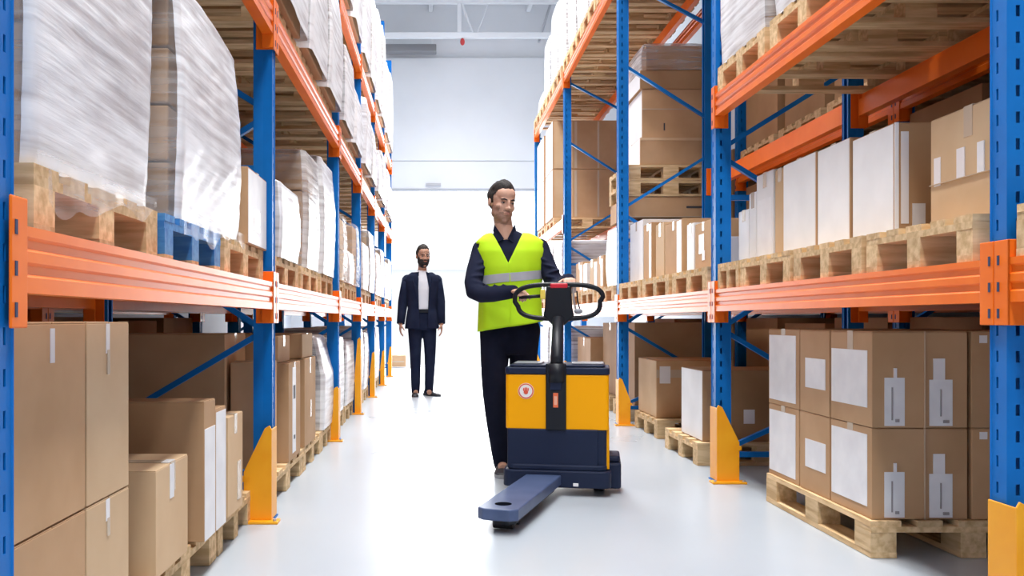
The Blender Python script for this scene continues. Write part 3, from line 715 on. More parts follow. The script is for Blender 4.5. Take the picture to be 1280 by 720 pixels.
rear(1, XBR, r5, .002, (.80,.76,.80), 'floor level')
rear(1, XBR, r5[:3], T1, (.85,.83,.86), 'first level')
rear(1, XBR, r5[3:6], T1, (.84,.86), 'first level', 3)
rear(1, XBR, r5[6:], T1, (1.25,1.35,1.3), 'first level', 6)
rear(1, XBR, r3, T2R+.04, (1.4,1.5), 'second level')
l5 = ((1.85,2.65),(2.7,3.5),(3.55,4.3),(4.5,5.3),(5.4,6.2),(6.3,7.1))
rear(-1, XBL, l5, .002, (.78,.80), 'floor level')
rear(-1, XBL, l5, T1, (.97,.95), 'first level')
rear(-1, XBL, l5, T2L, (1.2,1.3), 'second level')

# small box far off by the door
carton(-.94, -.64, 18.0, 18.25, .014, .24, 'small brown box alone on the floor by the open dock door', None, 'card', [('f',.1,.9,.4,.5,'tape')])
# ------------------------------------------------------------------ pallet truck
M['navy'] = plain('dark blue-black plastic', (.012,.020,.052), .45, spec=.22)
M['black'] = plain('black plastic', (.008,.010,.016), .42, spec=.3)
M['tyellow'] = plain('amber machine paint', (.99,.43,.002), .40, spec=.15)
M['forkblue'] = noisy('worn blue-grey steel', (.055,.085,.18), (.075,.11,.22), (1,1,1), 8, .38)
M['red'] = plain('red plastic', (.62,.012,.03), .35)
M['badge'] = plain('badge white', (.88,.86,.84), .4)
M['badge_red'] = plain('badge red', (.75,.10,.05), .4)
M['grey'] = plain('grey plastic', (.30,.32,.36), .35)
TR = empty('pallet_truck', (.660, 5.06, 0), R(-10))
tag(TR, 'amber and black electric pallet truck in the aisle, held by the man in the vest', 'pallet truck')
w, dp = .272, .19
def rrect(hx, hy, r, n=5):
    out = []
    for cx, cy, a0 in ((hx-r, hy-r, 0), (-hx+r, hy-r, 90), (-hx+r, -hy+r, 180), (hx-r, -hy+r, 270)):
        for i in range(n+1):
            a = R(a0+90*i/n); out.append((cx+r*math.cos(a), cy+r*math.sin(a)))
    return out
def slab(mb, hx, hy, z0, z1, r=.03, mi=0, c=(0,0)):
    mb.prism([(x+c[0], y+c[1]) for x, y in rrect(hx, hy, r)], 'z', z0, z1, mi)
mb = MB(); slab(mb, w, dp, .35, .640, .022); mb.build('upper_cover', M['tyellow'], TR, bevel=.006)
mb = MB(); mb.box(w-.035, w+.002, -dp+.035, dp-.03, .14, .36); mb.build('side_cover', M['tyellow'], TR, bevel=.004)
mb = MB(); slab(mb, w-.012, dp-.006, .10, .352, .022); mb.box(-w+.01, w-.055, -dp-.004, -dp+.03, .14, .352); mb.build('lower_cover', M['navy'], TR, bevel=.006)
mb = MB(); slab(mb, w+.004, dp+.004, .642, .678, .025); slab(mb, w-.02, dp-.015, .678, .692, .025); lid = mb.build('top_lid', M['navy'], TR, bevel=.006)
mb = MB(); slab(mb, .075, .11, .692, .700, .012, c=(-.16,0)); mb.build('lid_panel', M['grey'], lid, bevel=.003)
mb = MB(); slab(mb, .085, .11, .692, .699, .012, c=(.16,0)); mb.build('lid_panel', M['grey'], lid, bevel=.003)
mb = MB(); slab(mb, w+.012, dp+.022, .045, .135, .04); slab(mb, w-.01, dp+.014, .135, .165, .04); mb.build('skirt', M['navy'], TR, bevel=.008)
mb = MB(); slab(mb, .055, .12, .028, .165, .02, c=(w+.01, .02)); slab(mb, .052, .11, .165, .20, .02, c=(w+.008, .04)); mb.build('side_bumper', M['navy'], TR, bevel=.01)
for x, s_ in ((-.02,.022),(.10,.014)):
    mb = MB().box(x-s_, x+s_, -dp-.0245, -dp-.018, .055, .072); mb.build('skirt_reflector', M['paper'], TR, bevel=.002)
for x in (-.20, .22): 
    MB().tube([(x-.03,.02,.045),(x+.03,.02,.045)], .045, 20).build('wheel', M['rubber'], TR)
# dark centre spine, key, badge
mb = MB(); mb.box(-.058, .050, -dp-.016, -dp+.02, .345, .70); sp = mb.build('centre_spine', M['black'], TR, bevel=.008)
mb = MB(); mb.box(-.035,.028,-dp-.024,-dp-.012,.56,.69); mb.build('hinge_cover', M['navy'], sp, bevel=.006)
mb = MB(); mb.box(-.018,.008,-dp-.0205,-dp-.015,.468,.545); mb.build('red_label', plain('orange red label', (.85,.17,.06), .4), sp, bevel=.001)
mb = MB(); mb.box(-.013,.003,-dp-.0212,-dp-.0203,.482,.528); mb.build('label_text_field', plain('pale label field', (.88,.45,.30), .4), sp)
bd = MB().tube([(-.163,-dp-.002,.552),(-.163,-dp+.002,.552)], .042, 32).build('round_badge', M['badge'], TR)
mb = MB()
for i in range(32):
    a, b_ = 2*math.pi*i/32, 2*math.pi*(i+1)/32
    P = lambda r, t: (-.163+r*math.cos(t), -dp-.0028, .552+r*math.sin(t))
    mb.quad([P(.034,a),P(.040,a),P(.040,b_),P(.034,b_)])
mb.build('badge_ring', M['badge_red'], bd)
mb = MB()
mb.ell((-.163,-dp-.003,.546),(.012,.0015,.012)); 
for k in range(4): mb.ell((-.175+.008*k,-dp-.003,.560+(.003 if k in (1,2) else 0)),(.0035,.0015,.009))
mb.build('badge_hand_mark', M['badge_red'], bd)
# tiller
ti = MB(); lean = .10
def TY(z): return -dp-.005 + max(0, z-.735)*.78
ti.tube([(0,TY(.60),.60),(0,TY(.70),.70)], [.044,.042], 16, flat=.7)
ti.tube([(0,TY(.69),.69),(0,TY(.735),.735),(0,TY(.78),.78),(0,TY(.94),.94)], [.034,.034,.033,.030], 16, flat=.7)
til = ti.build('tiller_arm', M['black'], TR, smooth=True, bevel=0)
mb = MB(); 
pr = [(-.030,.900),(.030,.900),(.085,.955),(.075,1.00),(.068,1.118),(-.068,1.118),(-.075,1.00),(-.085,.955)]
mb.prism(pr, 'y', -.030, .030); hd = mb.build('tiller_head', M['black'], til, loc=(0,TY(1.03),0), bevel=.010, seg=3)
# handle loop (D-shaped to both sides)
loop = []
hx, hz, cz = .243, .094, 1.032
for i in range(49):
    a = 2*math.pi*i/48 + math.pi/2
    c, s_ = math.cos(a), math.sin(a); e = .62
    loop.append((math.copysign(abs(c)**e, c)*hx*(1 if s_ > 0 else .93), TY(1.03)-.012*(1-abs(c)), cz+math.copysign(abs(s_)**e, s_)*hz))
MB().tube(loop, .0135, 14, cap=False).build('handle_loop', M['black'], til, smooth=True)
for sx in (-1, 1):
    MB().tube([(sx*.22,TY(1.03),1.055),(sx*.075,TY(1.03),1.065)], .010, 10).build('twist_grip', M['black'], til, smooth=True) if sx < 0 else None
mb = MB(); mb.box(-.045,.05,-.034,.02,1.105,1.132); mb.build('red_button', M['red'], hd, bevel=.006)
MB().box(-.10,-.072,-.032,-.012,1.045,1.098).build('yellow_key', plain('yellow tag', (.85,.65,.10), .4), hd, bevel=.004)
MB().tube([(.080,-.02,1.10),(.083,-.025,1.04),(.095,-.02,.985)], .006, 8).build('cable', M['steel'], hd)
MB().tube([(.10,-.02,1.09),(.105,-.02,1.03),(.118,-.02,.985)], .004, 8).build('cable', M['black'], hd)
MB().ell((.108,-.02,.978),(.024,.015,.016)).build('rocker_switch', M['grey'], hd, smooth=True)
# fork arm reaching towards the camera
fk = empty('fork_arm', (-.06,-dp+.04,0), 0, TR); 
fk.rotation_euler.z = R(-9)
Lf = 1.0; hw = .092
pts = []
r = .03
prof = [(-hw,0),(-hw,-Lf+r),(-hw+r,-Lf),(hw-r,-Lf),(hw,-Lf+r),(hw,0)]
mb = MB(); mb.prism(prof, 'z', .060, .112); f1 = mb.build('fork_blade', M['forkblue'], fk, bevel=.006)
mb = MB(); mb.tube([(0,-Lf+.12,.1122),(0,-Lf+.12,.1134)], .038, 28); mb.build('fork_hole', plain('dark hole', (.004,.005,.008), 1.0, spec=0), fk)  # dark disc on the blade stands in for the shade in a hole
mb = MB(); mb.prism([(-.06,-.05),(-.055,-Lf+.16),(-.03,-Lf+.06),(.035,-Lf+.06),(.06,-Lf+.12),(.06,-.05)], 'z', .024, .062); mb.build('fork_underframe', M['black'], fk, bevel=.01)
for yy in (-Lf+.13, -Lf+.23):
    MB().tube([(-.045,yy,.026),(.045,yy,.026)], .025, 20).build('load_roller', M['rubber'], fk)
# ------------------------------------------------------------------ people
M['skin'] = noisy('skin', (.62,.36,.26), (.68,.41,.30), (1,1,1), 14, .5)
M['skin2'] = noisy('skin tan', (.46,.25,.17), (.52,.29,.20), (1,1,1), 14, .5)
M['hair'] = noisy('dark hair', (.012,.010,.010), (.035,.028,.025), (20,20,6), 6, .8, .4)
M['stubble'] = noisy('short stubble', (.36,.21,.155), (.46,.27,.20), (40,40,40), 5, .7)
M['eye'] = plain('eye white', (.42,.36,.33), .4)
M['iris'] = plain('dark iris', (.03,.02,.015), .2)
M['lips'] = plain('lips', (.46,.20,.16), .5)
M['vest'] = noisy('fluorescent yellow green mesh cloth', (.56,.93,.012), (.62,1.0,.02), (1,1,1), 6, .7, .15)
M['strip'] = noisy('silver reflective tape', (.50,.52,.58), (.60,.62,.68), (1,1,1), 8, .35)
M['shirt'] = noisy('dark navy work shirt', (.010,.013,.032), (.020,.024,.050), (1,1,1), 7, .95, .2, spec=.12)
M['trouser'] = noisy('black navy trousers', (.006,.008,.020), (.011,.013,.028), (1,1,1), 7, .95, .2, spec=.12)
M['suit'] = noisy('navy suit cloth', (.008,.012,.034), (.014,.020,.046), (1,1,1), 7, .9, .1, spec=.15)
M['white_shirt'] = noisy('white shirt', (.74,.76,.84), (.80,.82,.88), (1,1,1), 6, .7, .1)
M['shoe'] = plain('dark shoe', (.02,.022,.03), .4)
M['trainer'] = plain('dark grey trainer', (.035,.038,.05), .5)
M['sole'] = plain('pale sole', (.35,.37,.40), .6)

def V(*a): return Vector(a)
def srings(mb, specs, n=40, e=2.4, mi=0, caps=True):
    """stack of super-ellipse rings: (z, cx, cy, rx, ry)"""
    rs = []
    for z, cx, cy, rx, ry in specs:
        ring = []
        for k in range(n):
            a = 2*math.pi*k/n; c, s = math.cos(a), math.sin(a)
            ring.append(V(cx+math.copysign(abs(c)**(2/e), c)*rx, cy+math.copysign(abs(s)**(2/e), s)*ry, z))
        rs.append(ring)
    mb.rings(rs, mi, caps); return rs
def interp(specs, z):
    for a, b in zip(specs, specs[1:]):
        if a[0] <= z <= b[0]:
            t = (z-a[0])/(b[0]-a[0]); return tuple(a[i]+(b[i]-a[i])*t for i in range(5))
    return specs[0] if z < specs[0][0] else specs[-1]
def limb(mb, pts, rad, k=4, n=16, flat=1.0):
    """smooth tapered limb through joints"""
    P = [Vector(p) for p in pts]; out = []; rr = []
    for i in range(len(P)-1):
        p0 = P[max(i-1,0)]; p1 = P[i]; p2 = P[i+1]; p3 = P[min(i+2,len(P)-1)]
        for j in range(k):
            t = j/k
            q = .5*((2*p1)+(p2-p0)*t+(2*p0-5*p1+4*p2-p3)*t*t+(3*p1-p0-3*p2+p3)*t**3)
            out.append(q); rr.append(rad[i]+(rad[i+1]-rad[i])*t)
    out.append(P[-1]); rr.append(rad[-1])
    mb.tube(out, rr, n, flat=flat)
    mb.ell(out[0], (rr[0],)*3, nu=14, nv=8); mb.ell(out[-1], (rr[-1],)*3, nu=14, nv=8)

def hand(mb, wrist, d, pn, thumb, curl=.5, s=1.0, spread=.0):
    """palm and five separate fingers; d = along the hand, pn = palm normal (fingers curl toward it), thumb = side of thumb"""
    w = Vector(wrist); d = Vector(d).normalized(); pn = Vector(pn); pn = (pn - d*pn.dot(d)).normalized(); th = Vector(thumb)
    th = (th - d*th.dot(d) - pn*th.dot(pn)).normalized()
    Rm = Matrix((th, d, pn)).transposed()
    mb.tube([w-d*.03*s, w+d*.02*s], [.026*s,.030*s], 14, flat=.75)
    mb.ell(w+d*.050*s, (.042*s,.056*s,.016*s), Rm, 16, 10)
    mb.ell(w+d*.030*s+th*.022*s+pn*.006*s, (.018*s,.034*s,.014*s), Rm, 12, 8)
    for k, (off, L_) in enumerate(((.030,.070),(.0105,.078),(-.0095,.072),(-.029,.056))):
        p = w + d*(.094-.004*abs(k-1.3))*s + th*off*s; dirv = (d + th*(off*spread*8)).normalized(); pts = [p-d*.02*s, p]; ang = curl*.55
        dd = dirv
        for seg, fr in enumerate((.46,.30,.24)):
            ang = curl*(.75 if seg == 0 else .95)
            dd = (dd*math.cos(ang) + pn*math.sin(ang)).normalized() if seg == 0 else (dd*math.cos(ang) + (pn*math.cos(curl*.75*seg) - dirv*math.sin(curl*.75*seg)).normalized()*math.sin(ang)).normalized()
            p = p + dd*L_*fr*s; pts.append(p)
        mb.tube(pts, [.0092*s,.0095*s,.0085*s,.0078*s,.0066*s], 10)
        mb.ell(pts[-1], (.0066*s,)*3, nu=8, nv=6)
    b = w + d*.028*s + th*.032*s
    t1 = b + (d*.6+th*.75+pn*.35).normalized()*.036*s; t2 = t1 + (d*.85+th*.15+pn*.55).normalized()*.030*s; t3 = t2 + (d*.8-th*.1+pn*.6).normalized()*.022*s
    mb.tube([b-th*.01*s, b, t1, t2, t3], [.012*s,.0125*s,.0105*s,.0095*s,.0075*s], 10); mb.ell(t3, (.0075*s,)*3, nu=8, nv=6)

def head(mb, c, Rm, s=1.0):
    """skull, jaw and features; local x right, -y front, z up; c = centre"""
    def E(p, r, rot=None): mb.ell(Vector(c)+Rm@(Vector(p)*s), tuple(q*s for q in r), Rm @ rot if rot else Rm, 24, 14)
    E((0,.014,.032),(.074,.094,.086)); E((0,-.018,-.030),(.060,.072,.080)); E((0,-.042,-.072),(.043,.045,.040)); E((0,-.066,-.100),(.021,.020,.017))
    E((.040,-.02,-.062),(.020,.045,.030)); E((-.040,-.02,-.062),(.020,.045,.030))
    E((0,-.074,.024),(.046,.016,.013)); E((.034,-.050,-.024),(.026,.030,.026)); E((-.034,-.050,-.024),(.026,.030,.026)); E((0,-.060,-.056),(.034,.030,.030))
    E((0,-.092,-.004),(.009,.014,.026)); E((0,-.103,-.026),(.012,.015,.010)); E((.011,-.095,-.030),(.008,.010,.007)); E((-.011,-.095,-.030),(.008,.010,.007))
    E((0,-.089,-.052),(.020,.009,.005)); E((0,-.087,-.061),(.018,.009,.006)); E((0,-.034,.052),(.062,.056,.050))
    for x in (-1, 1): E((x*.075,.012,-.002),(.009,.018,.030), Matrix.Rotation(x*R(14),3,'Z'))
def head_parts(root, c, Rm, s, beard=0, hair_top=.012, glasses=False, style=0):
    c = Vector(c)
    def T(p): return c+Rm@(Vector(p)*s)
    for x in (-1, 1):
        e = MB(); e.ell(T((x*.030,-.0735,.004)), (.0105*s,.010*s,.0052*s), Rm, 16, 10); o = e.build('eye', M['eye'], root, smooth=True)
        e = MB(); e.ell(T((x*.030+.001,-.0835,.004)), (.0052*s,.002*s,.0055*s), Rm, 12, 8); e.build('iris', M['iris'], o, smooth=True)
        e = MB(); e.tube([T((x*.014,-.092,.0215)),T((x*.030,-.0885,.0255)),T((x*.046,-.076,.022))], [.0035*s,.0055*s,.003*s], 8); e.build('eyebrow', M['hair'], root, smooth=True)
    e = MB(); e.ell(T((0,-.0945,-.0525)), (.019*s,.0042*s,.0032*s), Rm, 14, 8); e.ell(T((0,-.0925,-.0605)), (.017*s,.0045*s,.004*s), Rm, 14, 8); e.build('lips', M['lips'], root, smooth=True)
    # hair: shell over the cranium, cut along the hairline
    def shell(name, rad, ctr, keep, mat, disp=.0, th=.0025):
        mb = MB(); nu, nv = 72, 44; rs = []
        for i in range(nv+1):
            a = math.pi*(i+.01)/(nv+.02)
            rs.append([Vector((rad[0]*math.sin(a)*math.cos(2*math.pi*k/nu), rad[1]*math.sin(a)*math.sin(2*math.pi*k/nu), rad[2]*math.cos(a)))+Vector(ctr) for k in range(nu)])
        fs = []
        for i in range(nv):
            for k in range(nu):
                q = [rs[i][k], rs[i][(k+1)%nu], rs[i+1][(k+1)%nu], rs[i+1][k]]
                m = sum(q, Vector())/4
                if keep(m): fs.append(q)
        for q in fs:
            qq = []
            for p in q:
                n = noise.noise(Vector((p.x*90,p.y*30,p.z*30)))*.8+noise.noise(p*25)
                top = max(0, min(1, (p.z-.07)/.05)) * (1.0 if p.y < .02 else .45)
                d = (p-Vector(ctr)).normalized()
                qq.append(T(p + d*(disp*n + hair_top*top*(1 if name == 'hair' else 0))))
            mb.quad(qq)
        o = mb.build(name, mat, root, smooth=True)
        bm = bmesh.new(); bm.from_mesh(o.data); bmesh.ops.remove_doubles(bm, verts=bm.verts, dist=2e-5); bmesh.ops.recalc_face_normals(bm, faces=bm.faces)
        bm.to_mesh(o.data); bm.free()
        so = o.modifiers.new('s','SOLIDIFY'); so.thickness = th; so.offset = 1
        o.data.polygons.foreach_set('use_smooth', [True]*len(o.data.polygons)); return o
    def hk(p):
        x, y, z = p
        if y < -.045: return z > .076 + .008*noise.noise(p*45)
        if y < -.018: return z > .076 - (y+.045)*1.5 + .003*noise.noise(p*50)
        if y < .006: return z > -.004
        if y < .030: return z > .018
        return z > -.055
    shell('hair', (.0765,.0970,.0885), (0,.014,.032), hk, M['hair'], .005)
    if beard:
        def bk(p):
            x, y, z = p
            if z > (-.03 if beard == 1 else -.012) or z < -.125: return False
            if y > (.0 if beard == 1 else .02): return False
            if abs(x) < .020 and -.066 < z < -.046: return False
            if abs(x) < .034 and z > -.036: return False
            return z < -.030 or abs(x) > .052
        shell('beard' if beard == 2 else 'stubble', (.0635,.0790,.0890), (0,-.019,-.038), bk, M['hair'] if beard == 2 else M['stubble'], .0015, .002 if beard == 1 else .006)
    if glasses:
        e = MB()
        for x in (-1, 1):
            pts = [T((x*.031+math.cos(2*math.pi*k/24)*.021, -.097+abs(math.cos(2*math.pi*k/24)*.0)+.004*(x*math.cos(2*math.pi*k/24)>0), .003+math.sin(2*math.pi*k/24)*.014)) for k in range(25)]
            e.tube(pts, .0012*s, 6, cap=False)
            e.tube([T((x*.052,-.092,.008)), T((x*.074,-.03,.008)), T((x*.078,.01,.002))], .0012*s, 6)
        e.tube([T((-.010,-.1,.006)), T((.010,-.1,.006))], .0012*s, 6)
        e.build('glasses', M['black'], root)

def shoe(root, toe_dir, ankle, L_=.28, mat='shoe', name='shoe', yaw=0, pitch=0):
    a = Vector(ankle)
    o = MB(); specs = []
    rows = [(-.075,.028,.060,.0),(-.06,.036,.085,.0),(-.02,.038,.088,.0),(.03,.040,.066,0),(.09,.045,.050,0),(.14,.046,.042,0),(.18,.038,.034,0),(.20,.020,.024,0)]
    rs = []
    for t, hw_, top, _ in rows:
        rs.append([V(hw_*math.copysign(abs(math.cos(q))**.8, math.cos(q)), -t, .022+ (top-.022)*max(0, math.sin(q)) if math.sin(q) > 0 else .018) for q in [2*math.pi*k/16 for k in range(16)]])
    o.rings(rs)
    up = o.build(name, M[mat], root, smooth=True); up.location = (a.x, a.y, 0); up.rotation_euler.z = yaw; up.rotation_euler.x = pitch
    q = MB(); pr = [(-.034,.078),(.034,.078),(.043,.0),(.048,-.10),(.040,-.18),(.014,-.208),(-.014,-.208),(-.040,-.18),(-.048,-.10),(-.043,0)]
    q.prism(pr, 'z', .0, .022); q.build('sole', M['sole'] if mat == 'trainer' else M['shoe'], up, bevel=.003)
    return up

# ---- man in the high-visibility vest
def vest_man():
    root = empty('person', (.44, 5.56, 0)); root.scale = (.985,)*3
    tag(root, 'man in a fluorescent yellow vest standing behind the pallet truck, hands on its handle', 'person')
    yaw, pitch, roll = R(24), R(10), R(4)
    Rm = Matrix.Rotation(yaw, 3, 'Z') @ Matrix.Rotation(roll, 3, 'Y') @ Matrix.Rotation(-pitch*-1, 3, 'X')
    hc = (-.062, -.055, 1.655); hs = 1.02
    # joints
    rs, re, rw = V(-.182,-.02,1.375), V(-.232,-.16,1.115), V(-.012,-.325,1.108)
    ls, le, lw = V(.170,-.02,1.385), V(.262,-.13,1.15), V(.300,-.365,1.172)
    rh, rk, ra = V(-.095,0,.90), V(-.105,-.05,.50), V(-.055,.02,.10)
    lh, lk, la = V(.080,.0,.90), V(.080,.06,.50), V(.14,.22,.11)
    tors = [(.80,-.005,.0,.150,.105),(.90,-.005,.0,.165,.112),(1.02,-.005,-.005,.152,.100),(1.14,-.005,-.012,.158,.106),(1.26,-.005,-.018,.174,.115),(1.36,-.008,-.02,.180,.108),(1.42,-.012,-.02,.160,.090),(1.46,-.02,-.022,.110,.068),(1.485,-.03,-.025,.066,.056)]
    b = MB()
    srings(b, [(z,cx,cy,rx*.93,ry*.93) for z,cx,cy,rx,ry in tors])
    b.tube([V(-.035,-.045,1.43), V(-.048,-.045,1.50), V(-.062,-.042,1.60)], [.064,.055,.054], 18)
    head(b, hc, Rm, hs)
    limb(b, [rs, re, rw], [.045,.036,.026]); limb(b, [ls, le, lw], [.045,.036,.026])
    hand(b, rw+(rw-re).normalized()*.01, (.28,-.95,-.03), (.0,-.1,-1), (1,.3,0), 1.0, .95)
    hand(b, lw+(lw-le).normalized()*.01, (-.10,-.99,-.06), (0,-.1,-1), (-1,.2,0), 1.0, .95)
    limb(b, [rh, rk, ra, ra+V(0,0,-.05)], [.075,.050,.036,.036]); limb(b, [lh, lk, la, la+V(0,0,-.05)], [.075,.050,.036,.036])
    for a_, yy in ((ra,-.10),(la,-.10)): b.tube([a_+V(0,.02,-.04), a_+V(0,yy,-.055)], [.03,.03], 12)
    bd = bake(b, .0050, M['skin'], 3, 'body', root)
    bd.data.materials.append(M['stubble']); inv = Rm.inverted()
    for p in bd.data.polygons:
        q = (inv @ (p.center - V(*hc)))/hs
        if q.length > .16: continue
        x, y, z = q; n_ = .006*noise.noise(q*70)
        jaw = z < -.052+n_ + (.035 if abs(x) > .045 else 0) - (.06 if y > .012 else 0) and not (abs(x) < .020 and -.066 < z < -.050) and z > -.122
        mou = abs(x) < .024 and -.049 < z+n_*.3 < -.038 and y < -.07
        if (jaw and y < .02) or mou: p.material_index = 1
    head_parts(root, hc, Rm, hs, beard=0, hair_top=.016)
    # shirt
    t = MB(); srings(t, [(z,cx,cy,rx*1.0,ry*1.0) for z,cx,cy,rx,ry in tors if z > .85])
    limb(t, [rs, re, rw+(rw-re).normalized()*-.005], [.060,.054,.040]); limb(t, [ls, le, lw], [.060,.054,.040])
    t.tube([V(-.035,-.010,1.45), V(-.042,-.014,1.507)], [.068,.064], 24)
    rng = random.Random(4)
    for sh, el, wr in ((rs,re,rw),(ls,le,lw)):     # folds
        for k in range(5):
            p = sh.lerp(el, .35+.15*k) if k < 4 else el.lerp(wr, .3); t.ell(p+V(rng.uniform(-.012,.012),-.02,0), (.052,.042,.012), Matrix.Rotation(rng.uniform(-.5,.5),3,'Y'), 12, 8)
        for k in range(4):
            p = el.lerp(wr, .15+.22*k); t.ell(p, (.050,.046,.010), Matrix.Rotation(R(70),3,'Y') @ Matrix.Rotation(rng.uniform(-.3,.3),3,'X'), 12, 8)
    bake(t, .007, M['shirt'], 4, 'work_shirt', root)
    # collar
    q = MB()
    for sx in (-1, 1):
        q.quad([V(-.042+sx*.010,-.122,1.432), V(-.045+sx*.060,-.058,1.522), V(-.045+sx*.068,-.058,1.486), V(-.045+sx*.050,-.112,1.405)])
    co = q.build('collar', M['shirt'], root); so = co.modifiers.new('s','SOLIDIFY'); so.thickness = .004
    # trousers
    t = MB(); srings(t, [(.735,.0,0,.140,.095),(.78,0,0,.158,.108),(.84,0,0,.172,.118),(.92,0,0,.165,.113),(.98,0,0,.155,.105)])
    limb(t, [rh+V(0,0,-.02), rk, ra+V(0,0,-.042)], [.100,.074,.052]); limb(t, [lh+V(0,0,-.02), lk, la+V(0,0,-.05)], [.100,.074,.054])
    rng = random.Random(7)
    for kn, an in ((rk,ra),(lk,la)):
        for k in range(4): t.ell(kn.lerp(an, .55+.13*k)+V(0,-.006,0), (.062-.004*k,.060,.011), Matrix.Rotation(rng.uniform(-.4,.4),3,'Y'), 14, 8)
        t.ell(kn+V(0,-.02,.03), (.070,.055,.014), Matrix.Rotation(.3,3,'Y'), 14, 8)
    bake(t, .008, M['trouser'], 4, 'trousers', root)
    for a_, yw, pt in ((ra,R(-4),0),(la,R(8),0)): shoe(root, None, (a_.x, a_.y, 0), mat='trainer', yaw=yw)
    # vest: grid over the torso, V neck cut out, arm openings
    mb = MB(); n = 96; zs = [.905+.0125*i for i in range(47)]
    vs = [(.80,0,0,.190,.145),(.90,-.005,0,.196,.140),(1.02,-.005,-.005,.190,.128),(1.14,-.005,-.012,.186,.130),(1.26,-.005,-.018,.196,.137),(1.36,-.008,-.02,.212,.134),(1.42,-.010,-.02,.204,.114),(1.455,-.016,-.02,.158,.092),(1.485,-.026,-.02,.10,.076)]
    rings = []
    for z in zs:
        z_, cx, cy, rx, ry = interp(vs, z); ring = []
        for k in range(n):
            a = 2*math.pi*k/n; c, s_ = math.cos(a), math.sin(a)
            f = .006*noise.noise(V(c*2.2, s_*2.2, z*5)) + .004*math.sin(9*a+z*11)*max(0,(1.15-z)*3)
            hem = (-.034*c if z < 1.0 else 0)
            ring.append(V(cx+math.copysign(abs(c)**(2/2.4), c)*(rx+f), cy+math.copysign(abs(s_)**(2/2.4), s_)*(ry+f), z - hem*(1.0-z)/.1*1.0))
        rings.append(ring)
    for i in range(len(rings)-1):
        for k in range(n):
            q = [rings[i][k], rings[i][(k+1)%n], rings[i+1][(k+1)%n], rings[i+1][k]]
            m = sum(q, Vector())/4
            if m.z > 1.468 : continue
            if abs(m.x+.005) > .188 and 1.29 < m.z < 1.41 and abs(m.y+.02) < .060: continue     # armholes
            mb.quad(q)
    vo = mb.build('safety_vest', M['vest'], root, smooth=True)
    bm = bmesh.new(); bm.from_mesh(vo.data); bmesh.ops.remove_doubles(bm, verts=bm.verts, dist=1e-4); bmesh.ops.recalc_face_normals(bm, faces=bm.faces)
    for sx in (-1, 1):      # clean V neckline
        bmesh.ops.bisect_plane(bm, geom=bm.verts[:]+bm.edges[:]+bm.faces[:], plane_co=V(-.03,0,1.285), plane_no=V(1,0,-sx*.50), clear_inner=False, clear_outer=False, dist=1e-5)
    dl = []
    for f in bm.faces:
        m = f.calc_center_median()
        if m.y < -.03 and m.z > 1.285 and abs(m.x+.03) < (m.z-1.285)*.50: dl.append(f)
    bmesh.ops.delete(bm, geom=dl, context='FACES')
    bm.to_mesh(vo.data); bm.free()
    vo.data.polygons.foreach_set('use_smooth', [True]*len(vo.data.polygons))
    so = vo.modifiers.new('s','SOLIDIFY'); so.thickness = .004; so.offset = 1
    def band(z0, z1, off, mat, name, tilt=0):
        mb = MB(); rr = []
        for z in [z0+(z1-z0)*i/6 for i in range(7)]:
            z_, cx, cy, rx, ry = interp(vs, z); ring = []
            for k in range(n):
                a = 2*math.pi*k/n; c, s_ = math.cos(a), math.sin(a)
                f = .006*noise.noise(V(c*2.2, s_*2.2, z*5)) + .004*math.sin(9*a+z*11)*max(0,(1.15-z)*3) + off
                ring.append(V(cx+math.copysign(abs(c)**(2/2.4), c)*(rx+f), cy+math.copysign(abs(s_)**(2/2.4), s_)*(ry+f), z+tilt*c))
            rr.append(ring)
        mb.rings(rr, 0, False); return mb.build(name, M[mat], vo, smooth=True)
    band(1.175, 1.227, .0065, 'strip', 'reflective_strip', .020)
    MB().tube([(-.02,-.158,.93),(-.015,-.146,1.10),(-.02,-.152,1.20),(-.028,-.158,1.285)], .003, 6).build('front_closure', M['vest'], vo)
    return root
vest_man()

